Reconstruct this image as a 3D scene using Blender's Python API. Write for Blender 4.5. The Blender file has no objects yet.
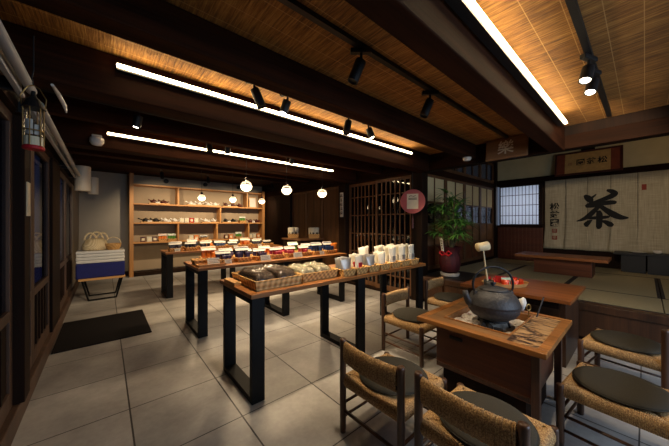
import bpy, bmesh, math, random
from mathutils import Vector, Matrix
R = math.radians; PI = math.pi
rnd = random.Random(7)
S = bpy.context.scene; COL = S.collection

# ------------------------------------------------------------------ materials
class NT:
    def __init__(s, name):
        s.m = bpy.data.materials.new(name); s.m.use_nodes = True
        s.t = s.m.node_tree; s.n = s.t.nodes; s.b = s.n['Principled BSDF']; s.out = s.n['Material Output']
    def add(s, typ, **kw):
        n = s.n.new(typ)
        for k, v in kw.items():
            if k.startswith('i_'):
                n.inputs[k[2:].replace('_', ' ')].default_value = v
            else: setattr(n, k, v)
        return n
    def l(s, a, b): s.t.links.new(a, b)
    def coord(s, scale=(1,1,1), rot=(0,0,0), loc=(0,0,0)):
        tc = s.add('ShaderNodeTexCoord'); mp = s.add('ShaderNodeMapping')
        mp.inputs['Scale'].default_value = scale; mp.inputs['Rotation'].default_value = rot; mp.inputs['Location'].default_value = loc
        s.l(tc.outputs['Object'], mp.inputs['Vector']); return mp.outputs['Vector']
    def ramp(s, fac, stops):
        r = s.add('ShaderNodeValToRGB'); e = r.color_ramp.elements
        while len(e) < len(stops): e.new(0.5)
        for q, (p, c) in zip(e, stops): q.position = p; q.color = (*c, 1)
        s.l(fac, r.inputs['Fac']); return r.outputs['Color']
    def bump(s, h, strength=.3, dist=.01):
        b = s.add('ShaderNodeBump'); b.inputs['Strength'].default_value = strength; b.inputs['Distance'].default_value = dist
        s.l(h, b.inputs['Height']); s.l(b.outputs['Normal'], s.b.inputs['Normal'])
    def math(s, op, a, b=None, c=None):
        m = s.add('ShaderNodeMath', operation=op)
        for i, v in enumerate((a, b, c)):
            if v is None: continue
            if isinstance(v, (int, float)): m.inputs[i].default_value = v
            else: s.l(v, m.inputs[i])
        return m.outputs[0]

def lin(c):
    f = lambda v: v/12.92 if v <= .04045 else ((v+.055)/1.055)**2.4
    return tuple(f(v/255) for v in c)
def plain(name, rgb, rough=.6, metal=0, spec=.4, var=.12, sc=14, bump=0):
    t = NT(name); c = lin(rgb)
    n = t.add('ShaderNodeTexNoise', i_Scale=sc, i_Detail=3.0); t.l(t.coord(), n.inputs['Vector'])
    t.l(t.ramp(n.outputs['Fac'], [(.3, tuple(x*(1-var) for x in c)), (.7, tuple(min(1, x*(1+var)) for x in c))]), t.b.inputs['Base Color'])
    t.b.inputs['Roughness'].default_value = rough; t.b.inputs['Metallic'].default_value = metal
    t.b.inputs['Specular IOR Level'].default_value = spec
    if bump: t.bump(n.outputs['Fac'], bump, .01)
    return t.m
def wood(name, dark, light, axis=0, rough=.5, freq=9, bump=.15, spec=.4):
    t = NT(name); sc = [freq]*3; sc[axis] = freq*.07
    v = t.coord(tuple(sc))
    n1 = t.add('ShaderNodeTexNoise', i_Scale=1.0, i_Detail=6.0, i_Roughness=.6, i_Distortion=.6); t.l(v, n1.inputs['Vector'])
    sc2 = [freq*9]*3; sc2[axis] = freq*.3
    n2 = t.add('ShaderNodeTexNoise', i_Scale=1.0, i_Detail=3.0); t.l(t.coord(tuple(sc2)), n2.inputs['Vector'])
    f = t.math('ADD', t.math('MULTIPLY', n1.outputs['Fac'], .7), t.math('MULTIPLY', n2.outputs['Fac'], .3))
    t.l(t.ramp(f, [(.33, lin(dark)), (.52, tuple((a+b)/2 for a, b in zip(lin(dark), lin(light)))), (.68, lin(light))]), t.b.inputs['Base Color'])
    t.b.inputs['Roughness'].default_value = rough; t.b.inputs['Specular IOR Level'].default_value = spec
    t.bump(f, bump, .004); return t.m
def emit(name, rgb, st):
    t = NT(name); e = t.add('ShaderNodeEmission'); e.inputs['Color'].default_value = (*rgb, 1); e.inputs['Strength'].default_value = st
    t.l(e.outputs[0], t.out.inputs['Surface']); return t.m
def glass(name, tint=(1,1,1), fac=.12, rough=.03):
    t = NT(name); tr = t.add('ShaderNodeBsdfTransparent'); tr.inputs['Color'].default_value = (*tint, 1)
    g = t.add('ShaderNodeBsdfGlossy'); g.inputs['Roughness'].default_value = rough
    lw = t.add('ShaderNodeLayerWeight', i_Blend=.25); mx = t.add('ShaderNodeMixShader')
    t.l(t.math('ADD', t.math('MULTIPLY', lw.outputs['Fresnel'], .6), fac*.3), mx.inputs['Fac'])
    t.l(tr.outputs[0], mx.inputs[1]); t.l(g.outputs[0], mx.inputs[2]); t.l(mx.outputs[0], t.out.inputs['Surface']); return t.m

M = {}
M['black_steel'] = plain('black powder coated steel', (9,9,10), .6, 0, .2)
M['black'] = plain('matt black', (14,14,15), .5)
M['iron'] = plain('cast iron', (46,46,49), .52, .15, .45, .25, 60, .35)
M['iron_dark'] = plain('dark wrought iron', (30,29,30), .5, .5)
M['chrome'] = plain('chrome', (190,190,190), .18, 1)
M['brass'] = plain('dull brass', (150,120,70), .35, .9)
M['white_paper'] = plain('white paper', (205,200,188), .8, var=.03)
M['cream_paper'] = plain('cream paper', (214,200,166), .8, var=.05)
M['white_cloth'] = plain('white cloth', (205,203,196), .9, var=.05, bump=.2)
M['navy'] = plain('navy cloth', (16,24,92), .75, var=.15)
M['ink'] = plain('black ink', (18,16,15), .8)
M['red_ink'] = plain('red seal ink', (132,52,38), .8)
M['red'] = plain('red paper', (170,22,30), .55)
M['dred'] = plain('dark red cloth', (64,10,14), .7, var=.3)
M['disc_red'] = plain('faded red lacquer', (170,84,80), .6, var=.06)
M['cushion'] = plain('charcoal wool felt', (54,51,44), .95, var=.14, sc=220, spec=.15, bump=.2)
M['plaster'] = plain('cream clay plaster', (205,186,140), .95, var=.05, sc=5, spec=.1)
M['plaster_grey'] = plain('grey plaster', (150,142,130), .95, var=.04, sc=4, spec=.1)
M['shelfback'] = plain('grey shelf backing', (150,132,108), .9, var=.05, sc=4, spec=.1)
M['ash'] = plain('hearth ash', (190,184,176), .95, var=.25, sc=60, spec=.05, bump=.6)
M['charcoal'] = plain('charcoal lumps', (32,30,29), .8, var=.4, sc=40, bump=.5)
M['leaf'] = plain('palm leaf', (72,118,48), .5, var=.4, sc=9)
M['stem'] = plain('palm cane', (70,64,38), .7)
M['ceramic'] = plain('white glazed ceramic', (205,198,186), .25)
M['kyusu'] = plain('dark red clay', (74,28,20), .4, var=.25)
M['tea'] = plain('loose dark tea leaves', (66,50,36), .7, var=.8, sc=70, bump=1)
M['tea_pale'] = plain('pale green stem tea', (150,142,116), .7, var=.5, sc=90, bump=.8)
M['film'] = glass('clear cellophane', (.95,.95,.95), .12, .16)
M['pane'] = glass('window glass', (.30,.36,.55), .15)
M['pane_int'] = glass('old interior glass', (.38,.38,.40), .2)
M['silver'] = plain('silver foil pouch', (150,146,140), .35, .45)
M['pouch'] = plain('white pouch', (196,188,168), .6, var=.05)
M['purple'] = plain('purple pouch', (44,22,58), .45); M['crimson'] = plain('crimson pouch', (140,16,42), .45)
M['blue'] = plain('blue pouch', (24,50,92), .45); M['navyp'] = plain('navy pouch', (24,26,48), .45)
M['orange'] = plain('orange pouch', (200,108,30), .5); M['green'] = plain('green pouch', (70,120,40), .5)
M['mat'] = plain('black door mat', (24,21,21), .97, var=.3, sc=200, spec=.1, bump=.4)
M['tatami_edge'] = plain('tatami border cloth', (44,34,26), .9)
M['bamboo'] = wood('bamboo', (200,176,130), (232,216,178), 2, .45)
M['beam'] = wood('smoked beam', (18,9,5), (60,31,15), 0, .7, 6, .5, .06)
M['beam_y'] = wood('smoked beam along y', (12,6,3), (46,24,11), 1, .7, 6, .5, .06)
M['post'] = wood('dark post', (18,11,7), (42,25,15), 2, .65, 6, .15, .1)
M['lattice'] = wood('brown lattice wood', (70,44,26), (112,76,44), 2, .5, 9)
M['door_wood'] = wood('old door timber', (50,34,25), (92,66,48), 2, .55, 7)
M['tabletop'] = wood('oiled table top', (106,64,30), (178,116,62), 0, .35, 7)
M['shelf'] = wood('pale shelf timber', (150,100,52), (196,142,82), 0, .5, 4, .1)
M['shelf_v'] = wood('pale shelf upright', (150,100,52), (196,142,82), 2, .5, 4, .1)
M['chair_wood'] = wood('dark chair turnings', (44,28,18), (84,54,34), 2, .38, 12)
M['hearth_wood'] = wood('chestnut hearth cabinet', (70,36,20), (112,60,34), 1, .42, 6)
M['hearth_rim'] = wood('honey hearth rim', (92,56,24), (160,106,54), 1, .35, 6)
M['surround'] = wood('tan hearth surround', (70,46,26), (136,100,62), 1, .45, 10)
M['low_top'] = wood('brown low table top', (92,48,18), (150,88,40), 1, .45, 5)
M['crate'] = wood('thin packing wood', (170,120,66), (214,168,106), 0, .6, 8)
M['board'] = wood('pale sign board', (104,70,40), (146,104,64), 1, .7, 5)
M['frame_wood'] = wood('red brown frame', (58,26,14), (90,42,24), 1, .45, 8)

def reed(name='reed ceiling'):
    t = NT(name)
    n = t.add('ShaderNodeTexNoise', i_Scale=1.0, i_Detail=3.0, i_Roughness=.7); t.l(t.coord((95, 5, 1)), n.inputs['Vector'])
    n2 = t.add('ShaderNodeTexNoise', i_Scale=1.0, i_Detail=4.0); t.l(t.coord((2, 3, 1)), n2.inputs['Vector'])
    f = t.math('ADD', t.math('MULTIPLY', n.outputs['Fac'], .72), t.math('MULTIPLY', n2.outputs['Fac'], .28))
    col = t.ramp(f, [(.32, lin((66,40,14))), (.5, lin((146,98,42))), (.68, lin((200,148,72)))])
    sx = t.add('ShaderNodeSeparateXYZ'); t.l(t.coord(), sx.inputs[0])
    fr = t.math('FRACT', t.math('MULTIPLY', sx.outputs['Y'], 1/.145)); st = t.math('LESS_THAN', fr, .03)
    mx = t.add('ShaderNodeMix', data_type='RGBA'); t.l(t.math('MULTIPLY', st, .6), mx.inputs['Factor']); t.l(col, mx.inputs['A']); mx.inputs['B'].default_value = (*lin((214,170,104)), 1)
    t.l(mx.outputs['Result'], t.b.inputs['Base Color']); t.b.inputs['Roughness'].default_value = .75
    t.bump(n.outputs['Fac'], .7, .012); return t.m
M['reed'] = reed()

def tiles():
    t = NT('floor tile'); sx = t.add('ShaderNodeSeparateXYZ'); t.l(t.coord(loc=(-.14, -1.258, 0)), sx.inputs[0])
    u = t.math('MULTIPLY', sx.outputs['X'], 1/.605); v = t.math('MULTIPLY', sx.outputs['Y'], 1/.617)
    def edge(a, w):
        f = t.math('FRACT', t.math('ADD', a, .5)); return t.math('LESS_THAN', t.math('ABSOLUTE', t.math('SUBTRACT', f, .5)), w)
    g = t.math('MAXIMUM', edge(u, .0085), edge(v, .0065))
    cb = t.add('ShaderNodeCombineXYZ'); t.l(t.math('FLOOR', u), cb.inputs[0]); t.l(t.math('FLOOR', v), cb.inputs[1])
    wn = t.add('ShaderNodeTexWhiteNoise', noise_dimensions='3D'); t.l(cb.outputs[0], wn.inputs['Vector'])
    n = t.add('ShaderNodeTexNoise', i_Scale=2.2, i_Detail=6.0, i_Roughness=.62); t.l(t.coord(), n.inputs['Vector'])
    n3 = t.add('ShaderNodeTexNoise', i_Scale=30.0, i_Detail=3.0); t.l(t.coord(), n3.inputs['Vector'])
    f = t.math('ADD', t.math('ADD', t.math('MULTIPLY', wn.outputs['Value'], .16), t.math('MULTIPLY', n.outputs['Fac'], .7)), t.math('MULTIPLY', n3.outputs['Fac'], .14))
    col = t.ramp(f, [(.3, lin((122,118,114))), (.55, lin((160,156,150))), (.75, lin((188,184,178)))])
    mx = t.add('ShaderNodeMix', data_type='RGBA'); t.l(g, mx.inputs['Factor']); t.l(col, mx.inputs['A']); mx.inputs['B'].default_value = (*lin((46,42,40)), 1)
    t.l(mx.outputs['Result'], t.b.inputs['Base Color'])
    t.l(t.math('ADD', t.math('MULTIPLY', n.outputs['Fac'], .25), .3), t.b.inputs['Roughness'])
    t.bump(t.math('SUBTRACT', 1, g), .5, .004); return t.m
M['tiles'] = tiles()

def weave(name, d, l, sc=45, diag=False):
    t = NT(name); v = t.coord((1,1,1), (0, 0, 0))
    sx = t.add('ShaderNodeSeparateXYZ'); t.l(v, sx.inputs[0])
    a = t.math('ADD', sx.outputs['X'], sx.outputs['Y']); b = sx.outputs['Z']
    if diag: p, q = t.math('ADD', a, b), t.math('SUBTRACT', a, b)
    else: p, q = a, b
    p = t.math('SINE', t.math('MULTIPLY', p, sc*PI)); q = t.math('SINE', t.math('MULTIPLY', q, sc*PI))
    h = t.math('ADD', t.math('MULTIPLY', t.math('MULTIPLY', p, q), .5), .5)
    n = t.add('ShaderNodeTexNoise', i_Scale=40.0, i_Detail=2.0); t.l(v, n.inputs['Vector'])
    f = t.math('ADD', t.math('MULTIPLY', h, .6), t.math('MULTIPLY', n.outputs['Fac'], .4))
    t.l(t.ramp(f, [(.25, lin(d)), (.75, lin(l))]), t.b.inputs['Base Color']); t.b.inputs['Roughness'].default_value = .6
    t.bump(h, .8, .006); return t.m
M['basket_diag'] = weave('diagonal bark weave', (150,106,52), (232,188,120), 20, True)
M['basket'] = weave('chip wood weave', (146,100,48), (222,174,104), 40)
M['basket_pale'] = weave('pale straw weave', (190,160,110), (240,222,180), 70)
M['tatami'] = weave('tatami rush', (142,126,88), (176,158,114), 160)

def rope():
    t = NT('rush rope'); n = t.add('ShaderNodeTexNoise', i_Scale=1.0, i_Detail=3.0, i_Roughness=.7); t.l(t.coord((150,150,150)), n.inputs['Vector'])
    t.l(t.ramp(n.outputs['Fac'], [(.32, lin((88,62,34))), (.5, lin((156,120,74))), (.68, lin((208,174,120)))]), t.b.inputs['Base Color'])
    t.b.inputs['Roughness'].default_value = .75; t.bump(n.outputs['Fac'], .5, .003); return t.m
M['rope'] = rope()
def noren_mat():
    t = NT('linen noren'); n = t.add('ShaderNodeTexNoise', i_Scale=1.0, i_Detail=3.0); t.l(t.coord((4,60,3)), n.inputs['Vector'])
    n2 = t.add('ShaderNodeTexNoise', i_Scale=1.0, i_Detail=3.0); t.l(t.coord((4,4,90)), n2.inputs['Vector'])
    f = t.math('ADD', t.math('MULTIPLY', n.outputs['Fac'], .5), t.math('MULTIPLY', n2.outputs['Fac'], .5))
    t.l(t.ramp(f, [(.35, lin((150,140,116))), (.65, lin((188,176,150)))]), t.b.inputs['Base Color']); t.b.inputs['Roughness'].default_value = .95
    t.bump(f, .3, .003); return t.m
M['noren'] = noren_mat()
def shoji():
    t = NT('shoji paper'); a = t.add('ShaderNodeBsdfTranslucent'); a.inputs['Color'].default_value = (.85,.87,.9,1)
    d = t.add('ShaderNodeBsdfDiffuse'); d.inputs['Color'].default_value = (.7,.7,.7,1); mx = t.add('ShaderNodeMixShader', i_Fac=.4)
    t.l(a.outputs[0], mx.inputs[1]); t.l(d.outputs[0], mx.inputs[2]); t.l(mx.outputs[0], t.out.inputs['Surface']); return t.m
M['shoji'] = shoji()
def inlay():
    t = NT('streaked burl inlay'); n = t.add('ShaderNodeTexNoise', i_Scale=7.0, i_Detail=5.0, i_Roughness=.6, i_Distortion=1.6); t.l(t.coord((1,.35,1)), n.inputs['Vector'])
    c = t.math('ABSOLUTE', t.math('SUBTRACT', n.outputs['Fac'], .5))
    t.l(t.ramp(c, [(.0, lin((34,20,14))), (.018, lin((60,38,24))), (.04, lin((150,116,76))), (.2, lin((176,142,98)))]), t.b.inputs['Base Color'])
    t.b.inputs['Roughness'].default_value = .4; return t.m
M['inlay'] = inlay()
M['tube'] = emit('warm light tube', (1, .75, .42), 17)
M['strip'] = emit('warm shelf strip', (1,.66,.33), 9)
M['bulb'] = emit('frosted lit bulb', (1, .74, .42), 5)
M['spot_lens'] = emit('lit spotlight lens', (1, .86, .66), 14)
def frost():
    t = NT('cream opal shade'); t.b.inputs['Base Color'].default_value = (*lin((214,200,176)), 1); t.b.inputs['Roughness'].default_value = .5; return t.m
M['opal'] = frost()
M['fill_shade'] = emit('added fill lamp shade', (1,.72,.42), 4.5)  # glow of the added lamp that fills the tatami room
M['blind'] = plain('grey white blind roll', (150,150,148), .5, var=.04)
M['outside'] = plain('dim street facade', (60,80,140), .9, sc=1.2, var=.5)

# ------------------------------------------------------------------ mesh helpers
def BM(): return bmesh.new()
def box(bm, x0, x1, y0, y1, z0, z1, mat=None):
    vs = [bm.verts.new((x, y, z)) for z in (z0, z1) for y in (y0, y1) for x in (x0, x1)]
    if mat is not None:
        for v in vs: v.co = mat @ v.co
    fs = [(0,2,3,1),(4,5,7,6),(0,1,5,4),(2,6,7,3),(0,4,6,2),(1,3,7,5)]
    for f in fs: bm.faces.new([vs[i] for i in f])
    return vs
def lathe(bm, prof, seg=24, c=(0,0,0), mat=None, close=True):
    rings = []
    for r, z in prof:
        ring = []
        for i in range(seg):
            a = 2*PI*i/seg; v = Vector((r*math.cos(a), r*math.sin(a), z))
            if mat is not None: v = mat @ v
            ring.append(bm.verts.new(v + Vector(c)))
        rings.append(ring)
    for a, b in zip(rings, rings[1:]):
        for i in range(seg): bm.faces.new((a[i], a[(i+1)%seg], b[(i+1)%seg], b[i]))
    if close:
        bm.faces.new(rings[0][::-1]); bm.faces.new(rings[-1])
def tube(bm, pts, r, seg=8, closed=False):
    pts = [Vector(p) for p in pts]; n = len(pts); rings = []; up = None
    rs = r if isinstance(r, (list, tuple)) else [r]*n
    for i, p in enumerate(pts):
        if closed: d = pts[(i+1)%n]-pts[i-1]
        else: d = pts[min(i+1, n-1)]-pts[max(i-1, 0)]
        d.normalize()
        if up is None:
            up = Vector((0,0,1)) if abs(d.z) < .9 else Vector((1,0,0))
        s = d.cross(up)
        if s.length < 1e-4: s = d.cross(Vector((0,1,0)))
        s.normalize(); up = s.cross(d); up.normalize()
        rings.append([bm.verts.new(p + (s*math.cos(2*PI*k/seg) + up*math.sin(2*PI*k/seg))*rs[i]) for k in range(seg)])
    m = n if closed else n-1
    for i in range(m):
        a, b = rings[i], rings[(i+1)%n]
        for k in range(seg): bm.faces.new((a[k], a[(k+1)%seg], b[(k+1)%seg], b[k]))
    if not closed: bm.faces.new(rings[0][::-1]); bm.faces.new(rings[-1])
def cyl(bm, p0, p1, r0, r1=None, seg=16): tube(bm, [p0, p1], [r0, r0 if r1 is None else r1], seg)
def obj(name, bm, mat, parent=None, bevel=0, smooth=False, loc=None):
    bmesh.ops.recalc_face_normals(bm, faces=bm.faces)
    me = bpy.data.meshes.new(name); bm.to_mesh(me); bm.free()
    if smooth:
        for p in me.polygons: p.use_smooth = True
    me.materials.append(M[mat] if isinstance(mat, str) else mat)
    o = bpy.data.objects.new(name, me); COL.objects.link(o)
    if parent: o.parent = parent
    if loc: o.location = loc
    if bevel:
        b = o.modifiers.new('Bevel', 'BEVEL'); b.width = bevel; b.segments = 2; b.limit_method = 'ANGLE'; b.angle_limit = R(40)
    if smooth and bevel: pass
    return o
def struct(name, bm, mat, **k):
    par = k.get('parent'); o = obj(name, bm, mat, **k)
    if par is None: o['kind'] = 'structure'
    return o
def tag(o, label, cat, group=None):
    o['label'] = label; o['category'] = cat
    if group: o['group'] = group
    return o
def thing(name, label, cat, loc=(0,0,0), rz=0, group=None):
    o = bpy.data.objects.new(name, None); o.empty_display_size = .05; COL.objects.link(o)
    o.location = loc; o.rotation_euler = (0,0,rz); return tag(o, label, cat, group)
def dup(root, loc, rz, label, group=None):
    def cp(o, par):
        c = o.copy(); COL.objects.link(c); c.parent = par
        for ch in list(o.children): cp(ch, c)
        return c
    r = cp(root, None); r.location = loc; r.rotation_euler = (0, 0, rz); r['label'] = label
    if group: r['group'] = group
    return r
class Proto:  # first placement uses the original, later ones copies
    def __init__(s, fn): s.fn = fn; s.o = None
    def __call__(s, loc, rz, label, group=None):
        if s.o is None:
            s.o = s.fn(); s.o.location = loc; s.o.rotation_euler = (0,0,rz); s.o['label'] = label
            if group: s.o['group'] = group
            return s.o
        r = dup(s.o, loc, rz, label, group)
        if not group and 'group' in r: del r['group']
        return r
def text_mesh(name, s, size, mat, parent=None, off=0, ext=.0015, vertical=False):
    c = bpy.data.curves.new(name, 'FONT'); c.body = '\n'.join(s) if vertical else s
    c.size = size; c.align_x = 'CENTER'; c.align_y = 'CENTER'; c.offset = off; c.extrude = ext; c.space_line = .85 if vertical else 1
    o = bpy.data.objects.new(name, c); COL.objects.link(o); bpy.context.view_layer.update()
    me = bpy.data.meshes.new_from_object(o.evaluated_get(bpy.context.evaluated_depsgraph_get()))
    bpy.data.objects.remove(o); me.materials.clear(); me.materials.append(M[mat])
    q = bpy.data.objects.new(name, me); COL.objects.link(q)
    if parent: q.parent = parent
    return q
def ord_(i): return ['first','second','third','fourth','fifth','sixth','seventh','eighth','ninth','tenth','eleventh','twelfth','thirteenth','fourteenth'][i]

# ------------------------------------------------------------------ setting
CZ = 2.55; X1 = 4.2; X2 = 8.0; YG = 2.65; YB = 8.85; XL = -.45; YF = -2.0
bm = BM(); box(bm, -.8, 8.2, YF-.2, 9.0, -.1, 0); struct('floor', bm, 'tiles')
bm = BM(); box(bm, XL-.2, X1+.1, YF, 4.6, CZ, CZ+.05); struct('ceiling', bm, 'reed')
bm = BM(); box(bm, XL-.2, X1+.3, 4.6, 9.0, 2.66, 2.72); struct('ceiling', bm, 'beam')
# beams along x
for y0, y1, z0, z1 in [(-1.9,-1.75,2.3,CZ),(-.72,-.58,2.34,CZ),(.63,.77,2.25,CZ),(1.64,1.78,2.34,CZ),(2.40,2.60,2.26,CZ),(3.42,3.52,2.36,CZ),(4.14,4.34,2.26,2.66),(5.05,5.17,2.46,2.66),(5.85,6.05,2.5,2.66),(6.85,6.97,2.56,2.66)]:
    bm = BM(); box(bm, XL-.1, X1-.005, y0, y1, z0, z1-.002); struct('trim_1', bm, 'beam', bevel=.008)
bm = BM(); box(bm, XL-.1, X1-.01, 4.345, 4.6, CZ, CZ+.1); struct('trim_1', bm, 'beam')
# narrow dark rail along the ceiling of the far bay
bm = BM(); tube(bm, [(XL+.02,3.05,2.42),(1.2,3.05,2.42),(X1-.05,3.05,2.42)], .018); struct('trim_2', bm, 'black')
# lintel at x = X1
bm = BM(); box(bm, X1, X1+.16, YF, 9, 2.27, 2.43); struct('trim_3', bm, 'beam_y', bevel=.006)
bm = BM(); box(bm, X1+.03, X1+.12, YF, 9, 2.432, 2.72); struct('trim_3', bm, 'post')
for y0, y1, x0, x1 in [(2.53,2.75,4.18,4.38),(4.46,4.70,4.16,4.36),(6.86,7.0,4.16,4.36)]:
    bm = BM(); box(bm, x0, x1, y0, y1, 0, 2.268); struct('trim_4', bm, 'post', bevel=.008)
# lattice sliding doors in plane x = X1
def lattice_door(n, y0, y1, z0, z1, nx, rails, x=X1+.05, dense=0):
    bm = BM(); w = .05
    for a, b in ((y0, y0+w), (y1-w, y1)): box(bm, x-.018, x+.018, a, b, z0, z1)
    for a, b in ((z0, z0+.09), (z1-.06, z1)): box(bm, x-.018, x+.018, y0+w, y1-w, a, b)
    d = struct('door_%d' % n, bm, 'lattice', bevel=.003)
    bm = BM()
    for i in range(nx):
        y = y0+w+(y1-y0-2*w)*(i+1)/(nx+1); box(bm, x-.014, x+.002, y-.013, y+.013, z0+.09, z1-.06)
    for z in rails: box(bm, x+.002, x+.012, y0+w, y1-w, z-.012, z+.012)
    obj('lattice', bm, 'lattice', d)
    bm = BM(); box(bm, x+.0125, x+.0145, y0+w, y1-w, z0+.09, z1-.06); obj('pane', bm, 'pane_int', d)
lattice_door(1, 2.76, 3.63, .05, 2.262, 6, [.35,.75,1.15,1.55,1.95])
lattice_door(2, 3.59, 4.455, .05, 2.262, 6, [.35,.75,1.15,1.55,1.95], X1+.10)
lattice_door(3, 4.705, 5.42, .05, 2.262, 14, [.6,1.1,1.6,2.0])
lattice_door(4, 5.43, 6.14, .05, 2.262, 14, [.6,1.1,1.6,2.0])
lattice_door(5, 6.15, 6.855, .05, 2.262, 14, [.6,1.1,1.6,2.0])
bm = BM(); box(bm, X1, X1+.16, 2.76, 9, 0, .048); struct('trim_5', bm, 'post')
bm = BM(); box(bm, X1+.9, X1+.95, YG+.1, 9, 0, 2.7); struct('wall_right', bm, 'post')
bm = BM(); box(bm, X1+.005, X1+.12, 7.0, 9, .048, 2.27); struct('wall_right', bm, 'post')
# glazed screen y = YG between the post and the far corner
def screen(x0, x1, z0, z1, n, k):
    bm = BM(); y = YG
    for a, b in ((z0, z0+.07), (z1-.05, z1)): box(bm, x0, x1, y-.02, y+.02, a, b)
    for a in (x0, x1-.05): box(bm, a, a+.05, y-.02, y+.02, z0+.07, z1-.05)
    for z in k: box(bm, x0+.05, x1-.05, y-.012, y+.012, z-.015, z+.015)
    xm = (x0+x1)/2; box(bm, xm-.012, xm+.012, y-.016, y+.016, z0+.07, z1-.05)
    d = struct('window_%d' % n, bm, 'lattice', bevel=.002)
    return d
xs = [4.38, 5.25, 6.12, 6.99, 7.86]
for i in range(4):
    d = screen(xs[i]+.003, xs[i+1]-.003, .50, 2.30, i+1, (.95, 1.36, 1.78))
    bm = BM(); box(bm, xs[i]+.06, xs[i+1]-.06, YG+.004, YG+.008, 1.375, 1.765); obj('pane', bm, 'pane_int', d)
    for a, b in ((.57,.935),(.965,1.345),(1.795,2.25)):
        bm = BM(); box(bm, xs[i]+.06, xs[i+1]-.06, YG+.002, YG+.008, a, b); obj('panel', bm, 'panel_cream' if a > 1 else 'panel_brown', d) if False else obj('panel', bm, 'plaster' if a > 1 else ('board' if a > .94 else 'hearth_wood'), d)
    d = screen(xs[i]+.003, xs[i+1]-.003, 2.42, 2.95, i+5, ())
    bm = BM(); box(bm, xs[i]+.06, xs[i+1]-.06, YG+.002, YG+.006, 2.49, 2.90); obj('pane', bm, 'pane_int', d)
bm = BM(); box(bm, 4.38, X2, YG-.04, YG+.05, 2.303, 2.418); struct('trim_6', bm, 'beam')
bm = BM(); box(bm, 4.38, X2, YG-.04, YG+.05, 2.952, 3.3); struct('trim_6', bm, 'beam')
bm = BM(); box(bm, 4.38, X2, YG-.03, YG+.04, 0, .498); struct('trim_6', bm, 'post')
bm = BM(); box(bm, X2-.13, X2, YG-.07, YG+.06, .45, 3.3); struct('trim_4', bm, 'post')
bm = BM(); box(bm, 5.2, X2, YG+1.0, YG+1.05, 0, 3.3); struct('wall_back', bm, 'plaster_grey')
# tatami room shell
bm = BM(); box(bm, X1+.12, X2+.1, YF, YG+.2, 3.3, 3.35); struct('ceiling', bm, 'beam_y')
bm = BM(); box(bm, X1+.035, X2+.1, YF-.05, YF, 0, 3.3); struct('wall_near', bm, 'plaster')
x = X2
def wl(y0, y1, z0, z1, mat, dx=0, nm='wall_far', bev=0):
    bm = BM(); box(bm, x-dx, x+.05, y0, y1, z0, z1); return struct(nm, bm, mat, bevel=bev)
wl(YF, YG-.07, 2.50, 3.06, 'plaster'); wl(YF, YG-.07, 3.06, 3.3, 'beam_y', .05, 'trim_7'); wl(YF, YG-.07, 2.40, 2.50, 'beam_y', .05, 'trim_7')
wl(.70, .92, 2.50, 3.06, 'beam_y', .04, 'trim_7')
wl(YF, 1.60, .0, 2.40, 'post')
wl(1.60, YG-.07, 0, 1.28, 'hearth_wood')
for i in range(12):
    y = 1.62+i*.08
    bm = BM(); box(bm, x-.012, x, y, y+.07, .45, 1.27); struct('trim_8', bm, 'frame_wood', bevel=.003)
wl(1.60, YG-.07, 2.34, 2.40, 'beam_y', .03, 'trim_7'); wl(1.60, YG-.07, 1.27, 1.32, 'beam_y', .05, 'trim_7')
# shoji windows
for n, (y0, y1) in enumerate(((1.57, 1.63), (1.66, 2.53))):
    bm = BM(); z0, z1 = 1.32, 2.34
    for a in (y0, y1-.025): box(bm, x-.02, x+.005, a, a+.025, z0, z1)
    for a in (z0, z1-.03): box(bm, x-.02, x+.005, y0+.025, y1-.025, a, a+.03)
    d = struct('window_%d' % (9+n), bm, 'post')
    bm = BM(); k = max(1, int((y1-y0)/.075))
    for i in range(1, k+1): yy = y0+(y1-y0)*i/(k+1); box(bm, x-.012, x-.002, yy-.005, yy+.005, z0+.03, z1-.03)
    for zz in (1.57, 1.83, 2.09): box(bm, x-.010, x-.004, y0+.025, y1-.025, zz-.007, zz+.007)
    obj('kumiko', bm, 'door_wood', d)
    bm = BM(); box(bm, x-.002, x, y0+.025, y1-.025, z0+.03, z1-.03); obj('paper', bm, 'shoji', d)
bm = BM(); box(bm, x-.045, x+.05, 1.632, 1.658, 1.32, 2.34); struct('trim_7', bm, 'post')
# raised tatami platform
bm = BM(); box(bm, X1+.06, X2, YF, YG-.04, .0, .395); struct('floor_raised', bm, 'post')
bm = BM(); box(bm, X1, X1+.13, YF, 2.53, .37, .45); struct('trim_9', bm, 'chair_wood', bevel=.005)
bm = BM(); box(bm, X1+.02, X1+.058, YF, 2.53, .06, .368); struct('trim_9', bm, 'chair_wood')
bm = BM(); box(bm, X1+.135, 5.2, 1.72, YG-.045, .397, .452); struct('trim_10', bm, 'black')
# tatami mats
def tatami(x0, x1, y0, y1, label, along):
    t = thing('tatami_mat', label, 'tatami mat', ((x0+x1)/2, (y0+y1)/2, .397), 0, None)
    hx, hy = (x1-x0)/2-.002, (y1-y0)/2-.002; e = .028
    bm = BM()
    if along == 'y': box(bm, -hx+e, hx-e, -hy, hy, 0, .053)
    else: box(bm, -hx, hx, -hy+e, hy-e, 0, .053)
    obj('rush_surface', bm, 'tatami', t)
    for s in (-1, 1):
        bm = BM()
        if along == 'y': a, b = sorted((s*(hx-e), s*hx)); box(bm, a, b, -hy, hy, 0, .054)
        else: a, b = sorted((s*(hy-e), s*hy)); box(bm, -hx, hx, a, b, 0, .054)
        obj('cloth_border', bm, 'tatami_edge', t)
tatami(4.335, 5.2, -.13, 1.715, 'tatami mat lying along the platform edge behind the rush chairs', 'y')
tatami(4.335, 5.2, -1.98, -.135, 'tatami mat along the platform edge at the right margin', 'y')
tatami(5.205, 7.0, -.13, .78, 'tatami mat under the near end of the long low table', 'x')
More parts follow.
